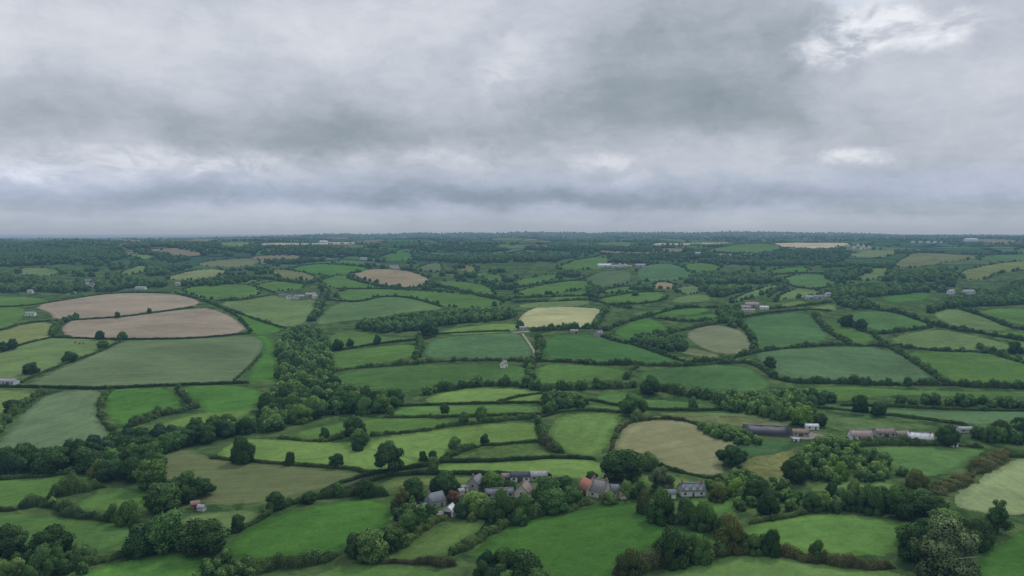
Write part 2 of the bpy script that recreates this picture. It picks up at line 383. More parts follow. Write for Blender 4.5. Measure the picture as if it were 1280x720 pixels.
# ------------------------------------------------------------------ layout, traced from the photograph and laid on the ground
# fields: (label, material, colour, row angle in degrees, outline)
G1, G1D, G1L, G2, G2D, G2B, G3, G4, OL, TN, HAY, RG, RGL = (74, 114, 56), (67, 105, 50), (104, 134, 76), (82, 114, 62), (74, 106, 60), (80, 112, 76), (99, 122, 80), (98, 115, 84), \
    (104, 114, 82), (141, 131, 117), (164, 166, 126), (76, 96, 62), (108, 122, 78)
P, C_, K = 'P', 'C', 'K'
FIELDS = [
 ('wide grey green field below the two bare fields', C_, G4, 70, [(28,483),(75,460),(120,443),(150,427),(180,425),(240,424),(312,419),(331,425),(326,442),(300,478),(285,480),(225,481),(150,485),(70,487)]),
 ('pasture with lone round trees at the left edge', P, G3, 20, [(-30,448),(0,441),(30,428),(72,421),(82,422),(140,425),(148,428),(118,444),(65,460),(25,475),(-30,476)]),
 ('pale field left of the lower bare field', P, (112,126,84), 60, [(-30,412),(0,415),(30,405),(66,402),(62,415),(70,421),(30,428),(0,441),(-30,445)]),
 ('green strip left of the upper bare field', P, G2, 30, [(-30,368),(0,370),(40,372),(70,376),(35,385),(-30,384)]),
 ('green field beside the white cottage', P, G2, 10, [(-30,384),(30,384),(36,392),(10,410),(-30,412)]),
 ('upper pinkish brown bare field', C_, TN, 80, [(40,383),(85,372),(140,366),(215,367),(254,376),(240,384),(190,389),(145,396),(97,399),(68,399),(62,390)]),
 ('lower pinkish brown bare field', C_, TN, 80, [(77,411),(85,402),(98,400),(150,397),(195,391),(240,386),(262,385),(290,395),(313,416),(240,422),(170,424),(120,423),(82,420)]),
 ('green field above the upper bare field', P, G2, 0, [(222,361),(270,355),(325,356),(323,371),(270,376),(245,370)]),
 ('large field below the grey roofed hamlet', P, G3, 40, [(322,373),(345,368),(365,376),(395,374),(400,385),(393,398),(362,410),(330,402),(295,389),(270,378)]),
 ('bright wedge beside the lower bare field', P, G1, 0, [(265,379),(295,390),(330,404),(345,408),(355,412),(340,418),(316,418),(300,398),(280,386)]),
 ('bright green triangle left of the valley wood', P, G1, 0, [(316,419),(340,420),(344,440),(352,470),(345,478),(302,478),(326,444),(331,430)]),
 ('tall grey green cropped field', C_, (98,118,88), 8, [(-20,572),(5,545),(30,515),(62,489),(135,487),(122,510),(125,530),(140,543),(110,565),(60,573),(-20,578)]),
 ('pale green corner field at the left edge', P, (100,122,74), 50, [(-60,487),(55,488),(20,512),(-60,545)]),
 ('bright green field in a curved hedge', P, G1, 15, [(131,488),(160,485),(215,484),(224,502),(222,513),(185,522),(150,533),(135,522),(128,500)]),
 ('bright green field right of the bushy hedge', P, G1, 80, [(222,483),(290,481),(328,486),(325,505),(300,520),(252,515),(250,500),(230,494)]),
 ('light strip above the long tree belt', P, (92,122,66), 70, [(170,546),(200,529),(250,516),(302,512),(322,508),(300,525),(240,540),(190,552)]),
 ('olive field below the long tree belt', C_, (100,110,76), 82, [(175,570),(230,558),(265,573),(320,579),(400,585),(458,593),(465,598),(420,607),(350,625),(290,632),(250,630),(205,605)]),
 ('long bright field dotted with round trees', P, G1L, 75, [(262,572),(300,548),(350,549),(410,553),(470,560),(530,575),(534,582),(480,587),(440,588),(400,583),(320,577)]),
 ('green field at the lower left edge', P, G2, 30, [(-60,600),(60,597),(110,592),(132,605),(60,620),(20,634),(-60,640)]),
 ('small green field behind the dark thicket', P, G2, 20, [(85,634),(130,613),(192,612),(190,632),(150,642),(110,639)]),
 ('dark green field at the lower left', P, G2D, 60, [(-60,645),(20,640),(110,650),(165,656),(178,667),(130,690),(100,697),(60,692),(-60,690)]),
 ('bright green field at the bottom left', P, G1, 75, [(60,725),(120,710),(200,691),(245,693),(265,706),(250,740),(40,740)]),
 ('small pasture beside the red shed', P, G3, 20, [(222,652),(240,643),(300,637),(325,640),(318,650),(285,667),(240,668)]),
 ('big saturated green meadow', P, G1D, 65, [(280,682),(320,656),(360,640),(400,630),(485,622),(489,645),(480,662),(440,674),(425,692),(395,702),(350,705),(295,697)]),
 ('green field at the bottom edge left of the big pale tree', P, G2, 70, [(350,740),(400,714),(450,703),(520,708),(570,717),(600,740)]),
 ('paddock below the white gabled barn', P, (86,112,64), 30, [(460,702),(500,688),(540,660),(590,646),(612,652),(575,682),(555,697),(500,702)]),
 ('large dark green meadow at the bottom centre', P, G1D, 60, [(590,692),(620,667),(660,650),(700,640),(760,630),(798,628),(800,640),(830,657),(880,667),(895,674),(850,682),(800,687),(770,714),(750,740),(620,740),(605,712)]),
 ('green slope at the bottom edge', P, (94,124,72), 40, [(790,740),(820,720),(860,706),(930,694),(1000,698),(1060,710),(1130,716),(1150,740)]),
 ('green field between two bushy hedges', P, (90,126,68), 70, [(935,656),(975,648),(1020,642),(1080,645),(1130,652),(1142,662),(1120,692),(1060,697),(1010,692),(965,680),(930,670)]),
 ('pale striped field at the right edge', C_, (132,148,108), 5, [(1185,624),(1215,605),(1240,586),(1280,572),(1340,568),(1340,645),(1245,642),(1200,637)]),
 ('bright green field at the lower right corner', P, G1, 70, [(1222,694),(1240,682),(1280,662),(1340,650),(1340,740),(1215,740)]),
 ('light green field above the brown hedge', P, (86,120,72), 60, [(1072,560),(1120,557),(1232,560),(1225,572),(1190,590),(1150,597),(1110,584),(1085,572)]),
 ('khaki oval field right of centre', C_, (131,133,100), 60, [(766,560),(775,540),(790,529),(815,525),(865,527),(890,545),(925,553),(905,566),(900,580),(905,594),(870,594),(840,589),(810,567),(780,568)]),
 ('green field left of the khaki oval', P, (96,126,72), 20, [(690,530),(700,520),(740,515),(782,519),(772,530),(765,545),(757,562),(740,572),(702,564),(684,547)]),
 ('bright strip above the village', P, G1L, 75, [(522,592),(545,580),(600,578),(700,573),(750,576),(765,590),(760,602),(690,594),(640,593),(530,592)]),
 ('rough field with scattered scrub', K, (84,108,64), 40, [(555,576),(580,563),(640,556),(673,554),(682,567),(702,572),(600,577)]),
 ('broad light green field at the centre', P, G1L, 78, [(452,556),(470,547),(530,540),(600,530),(672,527),(682,540),(673,552),(620,557),(578,563),(548,577),(500,573),(460,562)]),
 ('green field left of the crooked hedge', P, G2, 60, [(360,542),(410,531),(440,525),(500,522),(580,525),(600,528),(560,533),(480,543),(450,548),(390,551)]),
 ('narrow green strip with two lone trees', P, (86,120,68), 75, [(488,515),(500,508),(560,507),(672,506),(674,518),(620,521),(488,521)]),
 ('light green field under the dark tree row', P, G1L, 80, [(523,501),(568,487),(620,485),(677,487),(674,503),(640,503),(560,506)]),
 ('deep green field right of the valley wood', P, G2D, 75, [(408,470),(480,458),(560,456),(656,455),(660,472),(640,480),(600,477),(540,482),(500,490),(460,487),(430,480)]),
 ('small green field beside the valley wood', P, G2, 60, [(417,440),(430,438),(525,428),(520,446),(460,457),(418,461),(413,448)]),
 ('green field below the mid wood', P, G2, 60, [(410,430),(410,418),(455,413),(468,420),(528,423),(472,431),(420,438)]),
 ('blue green field left of the pale track', P, G2B, 70, [(533,430),(550,422),(600,418),(640,416),(655,420),(668,440),(662,448),(600,448),(540,449),(528,442)]),
 ('light green strip below the mid wood', P, G1L, 70, [(540,418),(560,412),(610,405),(640,404),(652,408),(640,415),(580,418)]),
 ('straw coloured hay field at the centre', C_, HAY, 80, [(643,408),(655,391),(670,384),(700,383),(758,386),(752,399),(737,409),(690,411),(665,409)]),
 ('deep green field below the hay field', P, (70,108,62), 70, [(678,446),(680,420),(735,416),(768,426),(800,433),(830,445),(855,454),(780,454),(700,448)]),
 ('green field below the long dark hedge', P, G2, 70, [(670,457),(720,455),(787,462),(780,473),(740,477),(690,480),(668,477)]),
 ('broad green field with a rounded crest', P, (76,110,68), 30, [(795,466),(830,460),(920,455),(945,465),(966,480),(957,490),(880,487),(800,477)]),
 ('bright field above the dark copse', P, G1, 30, [(765,413),(790,402),(810,397),(830,405),(838,416),(800,422),(780,425)]),
 ('pale sliver below the dark copse', P, OL, 30, [(805,427),(830,428),(903,443),(893,449),(850,441),(815,433)]),
 ('beige green rounded field', C_, (118,126,98), 40, [(855,417),(875,408),(900,406),(932,415),(942,430),(937,441),(900,443),(870,432)]),
 ('deep green field below the pink roofed farm', P, (78,112,72), 60, [(922,400),(960,393),(1010,390),(1022,403),(1037,415),(1030,429),(980,434),(945,434),(940,420)]),
 ('broad grey green field at the right', P, (84,112,80), 70, [(940,440),(965,437),(1020,434),(1110,434),(1150,455),(1168,476),(1080,479),(1000,476),(962,464)]),
 ('green field right of the diagonal hedge', P, G2, 60, [(1125,440),(1180,439),(1240,441),(1300,448),(1340,455),(1340,485),(1220,482),(1190,477),(1155,456)]),
 ('long green field below the hedge with two oaks', P, G3, 60, [(1112,421),(1160,412),(1190,413),(1262,430),(1268,437),(1190,438),(1120,432)]),
 ('bright rounded field with two oaks', P, (80,114,70), 50, [(1055,393),(1090,388),(1130,393),(1160,405),(1167,409),(1110,415),(1080,409)]),
 ('green wedge left of two oaks', P, G2, 50, [(1025,400),(1050,402),(1090,418),(1095,426),(1060,431),(1040,420)]),
 ('light field below the right hand wood', P, G3, 50, [(1160,393),(1190,385),(1220,393),(1250,405),(1268,413),(1240,413),(1200,411)]),
 ('green field at the right edge above the hedge', P, G2, 50, [(1213,386),(1340,386),(1340,412),(1280,406),(1250,400)]),
 ('green field at the right edge by the oak', P, G2, 50, [(1240,413),(1340,415),(1340,445),(1280,436),(1262,428)]),
 ('small bright field by the right hand wood', P, G1, 60, [(1100,371),(1140,366),(1167,367),(1155,376),(1110,378)]),
 ('bright dome shaped field', P, (84,118,72), 60, [(976,350),(990,344),(1010,342),(1040,345),(1049,353),(1030,360),(1000,361)]),
 ('bright field above the dome shaped field', P, G1, 60, [(960,338),(1000,333),(1020,338),(970,343)]),
 ('pale field high at the right edge', P, RGL, 60, [(1195,340),(1240,330),(1280,326),(1340,326),(1300,336),(1240,342),(1235,350),(1208,350)]),
 ('olive field on the right hand ridge', P, OL, 60, [(1118,329),(1140,317),(1160,316),(1240,320),(1200,326),(1180,328),(1140,336),(1120,334)]),
 ('light field among the right hand woods', P, G3, 60, [(1066,346),(1080,337),(1113,333),(1110,343),(1090,351),(1072,351)]),
 ('pale field below the white hamlet', P, (106,124,88), 60, [(1058,318),(1085,312),(1127,313),(1115,321),(1070,322)]),
 ('green field on the far ridge', P, G2, 60, [(880,313),(920,306),(962,304),(977,308),(972,316),(900,315)]),
 ('strip fields on the right hand ridge', P, G2B, 60, [(1215,319),(1340,318),(1340,326),(1230,328)]),
 ('bare field shining on the far ridge', C_, (180,168,145), 60, [(955,305),(985,303.5),(1025,303.5),(1062,303.5),(1062,307),(1025,311),(985,309)]),
 ('thin buff field on the far ridge', C_, (168,160,132), 60, [(798,307),(860,303),(925,303),(885,306)]),
 ('green slope right of the far barns', P, G2B, 60, [(795,340),(810,330),(848,330),(872,345),(830,353),(800,351)]),
 ('green slope below the ridge wood', P, G2, 60, [(848,331),(885,328),(908,336),(865,343)]),
 ('light slope above the far barns', P, G2, 60, [(690,337),(720,325),(745,321),(765,323),(757,336),(720,337)]),
 ('grey green field below the far barns', P, (84,106,76), 60, [(724,351),(750,339),(786,338),(791,346),(780,358),(750,359)]),
 ('far green field with a thin hedge', P, G2, 60, [(640,351),(690,342),(702,346),(680,354),(645,359)]),
 ('far green field above the thorn row', P, G2, 60, [(643,365),(690,353),(737,350),(736,361),(680,369),(650,369)]),
 ('small far field left of the copse', P, G2, 60, [(688,372),(735,362),(739,369),(720,374),(690,375)]),
 ('narrow far field right of the copse', P, G2, 60, [(748,363),(790,357),(802,361),(760,369)]),
 ('long far field right of the copse', P, G2, 60, [(750,373),(800,365),(832,366),(827,376),(780,380),(755,379)]),
 ('small bare brown field', C_, (140,126,100), 60, [(815,358),(820,352),(844,354),(843,361),(820,361)]),
 ('light field beside the oak wood', P, G3, 60, [(843,359),(878,357),(874,368),(848,368)]),
 ('light field below the oak wood', P, G3, 60, [(836,378),(850,370),(880,367),(892,374),(870,378)]),
 ('thin field above the hay field', P, G3, 60, [(648,386),(650,379),(735,375),(737,382)]),
 ('diagonal strip below the oak wood', P, (96,120,80), 60, [(915,374),(950,360),(972,355),(977,359),(940,373),(913,380)]),
 ('thin bright field right of the hay field', P, G1, 60, [(788,391),(850,384),(892,386),(872,393),(800,394)]),
 ('green wedge right of the hay field', P, G1, 60, [(848,398),(890,392),(902,395),(892,401),(860,401)]),
 ('pale field above the grey roofed farm', P, G3, 60, [(963,379),(990,360),(1012,361),(1032,366),(1000,373),(980,374)]),
 ('small pale field right of the pink roofed farm', P, (98,122,76), 60, [(976,379),(1005,375),(1009,383),(978,385)]),
 ('thin field below the grey roofed farm', P, G3, 60, [(998,389),(1035,380),(1047,383),(1042,389)]),
 ('buff bare field on the left hand hill', C_, (138,128,106), 75, [(433,344),(455,337),(490,336),(520,341),(540,350),(530,357),(500,359),(470,354)]),
 ('bright field above the hamlet', P, G1, 60, [(358,338),(380,331),(410,330),(468,335),(440,343),(400,344)]),
 ('khaki field above the hamlet', P, OL, 60, [(335,339),(350,336),(397,344),(390,351),(350,348)]),
 ('green field behind the hamlet', P, G2, 60, [(320,356),(345,351),(387,355),(370,363),(330,363),(318,359)]),
 ('green field below the buff hill field', P, G2, 60, [(398,351),(425,343),(450,350),(482,359),(420,361),(403,356)]),
 ('long field above the crooked hedge', P, G2, 60, [(420,362),(480,361),(525,364),(570,366),(632,375),(622,384),(560,385),(520,371),(478,370),(450,377),(422,375)]),
 ('light field above the mid wood', P, (88,116,76), 60, [(395,399),(420,378),(450,378),(480,371),(515,373),(545,381),(557,386),(520,389),(480,396),(420,403),(398,406)]),
 ('green field right of the buff hill field', P, G2, 60, [(543,351),(580,352),(612,357),(622,371),(590,369),(550,359)]),
 ('small field among the far centre trees', P, G2, 60, [(593,340),(610,342),(632,345),(627,353),(600,348)]),
 ('bright knoll in the far centre woods', P, G1, 60, [(468,321),(490,313),(515,316),(522,324),(500,326)]),
 ('thin field in the far centre woods', P, G2, 60, [(411,329),(430,325),(457,327),(452,332)]),
 ('pale field in the left hand woods', P, (116,128,92), 60, [(203,348),(240,338),(270,336),(290,340),(270,346),(225,351)]),
 ('olive field in the left hand woods', P, OL, 60, [(238,331),(270,325),(322,322),(327,330),(290,335)]),
 ('small green clearing on the left hand ridge', P, G3, 60, [(158,319),(180,314),(197,318),(182,326)]),
 ('green clearing in the left hand woods', P, G3, 60, [(145,342),(180,330),(187,338),(165,344)]),
 ('park clearing at the far left', P, G3, 60, [(20,336),(50,334),(77,338),(72,345),(28,345)]),
 ('small lawn among the park trees', P, G3, 60, [(76,363),(105,360),(112,364),(85,369)]),
 ('green patch left of the hamlet', P, G3, 60, [(283,351),(320,345),(323,355),(288,354)]),
 ('green field on the left hand ridge', P, G3, 60, [(266,304),(312,301),(312,308),(280,308)]),
 ('thin buff field on the left hand ridge', C_, (166,158,138), 60, [(322,304),(440,302),(452,304.5),(330,307)]),
 ('grey field behind the white farmhouse', P, (92,108,82), 60, [(518,336),(540,328),(554,330),(552,341),(520,339)]),
 ('khaki field behind the far trees', P, OL, 60, [(563,336),(580,331),(602,335),(592,341)]),
 ('small pasture left of the big oak', P, G2, 60, [(675,491),(715,487),(738,497),(730,502),(690,497)]),
 ('pasture behind the big oak', P, (82,116,66), 60, [(743,493),(790,490),(800,500),(830,500),(900,506),(892,513),(810,511),(750,502)]),
 ('sunny strip left of the big oak', P, G2, 60, [(733,504),(770,508),(792,515),(738,514)]),
 ('thin pasture above the khaki oval', P, G3, 60, [(808,516),(890,515),(962,519),(962,525),(860,522)]),
 ('long grey green field right of the lime tree', P, (88,118,84), 70, [(1030,508),(1100,510),(1160,515),(1340,511),(1340,533),(1200,530),(1130,523),(1050,516)]),
 ('thin field between the right hand tree rows', P, G2, 60, [(985,486),(1060,482),(1160,489),(1340,489),(1340,496),(1180,495),(1110,494),(1060,501),(1035,494)]),
 ('rough slope behind the old farm', K, (84,108,70), 70, [(1008,516),(1060,521),(1160,531),(1180,536),(1060,540),(1020,531)]),
 ('bleached rough ground below the long low barn', K, (112,120,80), 40, [(908,606),(930,577),(962,562),(1000,562),(990,600),(960,612)]),
 ('green hollow below the long low barn', P, (72,104,68), 40, [(915,556),(958,549),(995,554),(988,563),(960,568),(925,572)]),
 ('pasture behind the village', P, (98,118,72), 70, [(470,612),(482,602),(505,597),(600,595),(655,594),(655,598),(600,606),(520,607)]),
 ('rough pasture behind the dormer cottage', K, (96,120,70), 70, [(790,593),(845,594),(872,601),(862,610),(800,610)]),
 ('lawn below the dormer cottage', P, (82,120,62), 30, [(842,634),(862,624),(930,620),(948,632),(900,643),(860,643)]),
 ('green gap in the right hand bushes', P, (98,124,76), 30, [(1000,612),(1060,599),(1112,603),(1122,612),(1060,616)]),
 ('bleached rough strip above the khaki oval', K, (106,118,82), 70, [(800,521),(870,519),(940,521),(985,528),(985,533),(930,535),(900,530),(860,525)]),
]
# woods: (phrase, mean tree height, spacing, colours, outline)
DK = ['dark', 'dark', 'mid', 'blue']; MX = ['dark', 'mid', 'mid', 'light', 'dark']; LT = ['light', 'mid', 'lime', 'light', 'gold', 'mid']
WOODS = [
 ('valley wood', 13, 10, MX, [(352,415),(370,405),(400,408),(412,430),(410,455),(425,478),(460,482),(500,490),(528,492),(520,503),(495,515),(460,520),(420,518),(380,528),(350,537),(320,546),(292,540),(300,524),(325,507),(327,490),(354,477),(347,440)]),
 ('mid wood', 12, 9, MX, [(420,410),(440,402),(480,395),(540,387),(600,386),(643,381),(648,392),(638,400),(590,403),(540,409),(520,415),(470,416),(440,411)]),
 ('long tree belt', 12, 8, DK, [(0,577),(60,574),(115,565),(135,553),(185,552),(250,537),(300,531),(300,543),(250,556),(190,570),(205,598),(180,610),(130,601),(105,590),(50,592),(0,597)]),
 ('tree belt beside the red shed', 9, 7, MX, [(185,606),(215,605),(262,612),(262,622),(232,634),(190,634)]),
 ('far left hill wood', 13, 13, DK, [(-60,302),(145,302),(160,315),(158,325),(75,331),(-60,336)]),
 ('left ridge wood', 13, 13, DK, [(145,302),(320,302),(325,318),(250,324),(210,328),(165,315)]),
 ('park trees', 13, 15, MX, [(-60,340),(90,346),(150,342),(190,332),(235,328),(240,335),(205,345),(218,358),(160,363),(95,370),(40,370),(-60,366)]),
 ('hedgerow wood left of the hamlet', 12, 13, DK, [(210,352),(280,346),(330,335),(350,340),(320,350),(285,357),(225,359)]),
 ('far centre wood', 13, 15, DK, [(320,308),(470,306),(640,304),(640,330),(600,334),(560,328),(520,326),(470,328),(455,325),(415,326),(360,331),(325,330)]),
 ('ridge wood', 13, 14, DK, [(640,309),(720,305),(800,309),(880,309),(880,316),(960,318),(985,312),(1060,310),(1060,330),(960,334),(880,328),(820,328),(770,331),(762,322),(750,318),(700,325),(690,333),(645,335)]),
 ('oak wood', 13, 10, MX, [(832,352),(850,343),(900,336),(958,343),(975,350),(958,358),(910,370),(893,373),(880,365),(880,357),(845,352)]),
 ('right hand wood', 13, 11, MX, [(1022,337),(1060,326),(1110,325),(1120,336),(1160,335),(1193,330),(1193,352),(1200,362),(1165,365),(1100,370),(1050,379),(1022,374),(1047,361)]),
 ('wood behind the white cottages at right', 12, 10, DK, [(1142,394),(1170,377),(1200,364),(1240,366),(1280,345),(1310,340),(1310,380),(1215,384),(1190,385),(1155,393)]),
 ('wood at the right edge', 11, 9, DK, [(1208,556),(1220,542),(1290,532),(1330,532),(1330,558),(1285,556),(1245,560)]),
 ('wood above the long low barn', 10, 7, LT, [(888,497),(930,500),(985,497),(1022,510),(1020,522),(1000,528),(975,524),(940,520),(900,514)]),
 ('thicket below the long low barn', 8, 7.5, LT, [(992,575),(1040,552),(1075,563),(1100,578),(1128,592),(1128,600),(1060,606),(1012,606),(988,600)]),
 ('dark tree row above the green hollow field', 8, 6.5, MX, [(1010,628),(1060,619),(1130,618),(1186,642),(1176,650),(1110,648),(1060,642),(1010,640)]),
 ('oak clump left of the big oak', 9, 7, DK, [(674,500),(700,496),(735,499),(733,510),(700,514),(680,519)]),
 ('dark copse', 11, 8, DK, [(785,430),(800,421),(850,427),(862,437),(850,441),(800,433)]),
 ('tree row right of the broad crested field', 9, 8, DK, [(965,495),(985,490),(1050,498),(1052,506),(1010,506)]),
 ('long tree row at the right', 9, 8, DK, [(1115,503),(1180,500),(1300,506),(1300,514),(1180,509),(1120,508)]),
 ('golden scrub below the khaki oval', 6, 7, LT, [(878,606),(950,604),(1000,614),(1004,640),(965,646),(905,640)]),
 ('thicket behind the half dead tree', 9, 7, MX, [(1122,694),(1140,668),(1180,656),(1228,668),(1240,682),(1225,700),(1200,708),(1128,714)]),
 ('thicket at the bottom left corner', 7, 6, MX, [(-20,694),(40,704),(100,702),(132,706),(90,724),(-20,740)]),
 ('bushes at the bottom edge below the massive dark oak', 5, 5, ['light','mid','mid'], [(262,702),(290,697),(322,714),(300,740),(236,740)]),
 ('dark clump at the bottom edge right of the paddock', 8, 7, DK, [(596,714),(640,702),(680,716),(692,745),(596,745)]),
 ('garden trees at the left of the village', 10, 7, MX, [(494,640),(520,636),(560,650),(540,662),(505,676),(494,660)]),
 ('garden trees at the middle of the village', 9, 7, MX, [(600,648),(640,640),(700,622),(722,636),(650,656),(612,662)]),
 ('scrub on the bank right of the dormer cottage', 5, 6, LT, [(880,612),(900,606),(925,612),(900,622)]),
 ('scrub right of the khaki oval', 6, 6, LT, [(900,592),(930,590),(950,606),(945,618),(910,618)]),
 ('bushes on the bank behind the khaki oval', 6, 5, LT, [(870,535),(900,532),(950,550),(950,560),(920,556),(890,546)]),
 ('trees round the far barns', 10, 12, DK, [(770,335),(800,333),(800,352),(780,360),(792,372),(800,365),(815,362),(815,350),(800,340)]),
 ('copse between the far fields', 11, 10, DK, [(735,345),(748,350),(750,372),(742,378),(734,365)]),
 ('trees left of the pink roofed farm', 10, 9, MX, [(890,385),(925,378),(930,395),(922,412),(905,405)]),
 ('trees behind the grey roofed farm', 10, 10, MX, [(1020,362),(1050,360),(1100,378),(1100,388),(1050,386),(1045,375)]),
 ('tree strip above the village lane', 11, 10, MX, [(560,327),(600,335),(640,336),(640,342),(600,339),(560,334)]),
 ('tree belt above the thorn row', 11, 11, DK, [(690,338),(724,336),(727,349),(700,345)]),
]
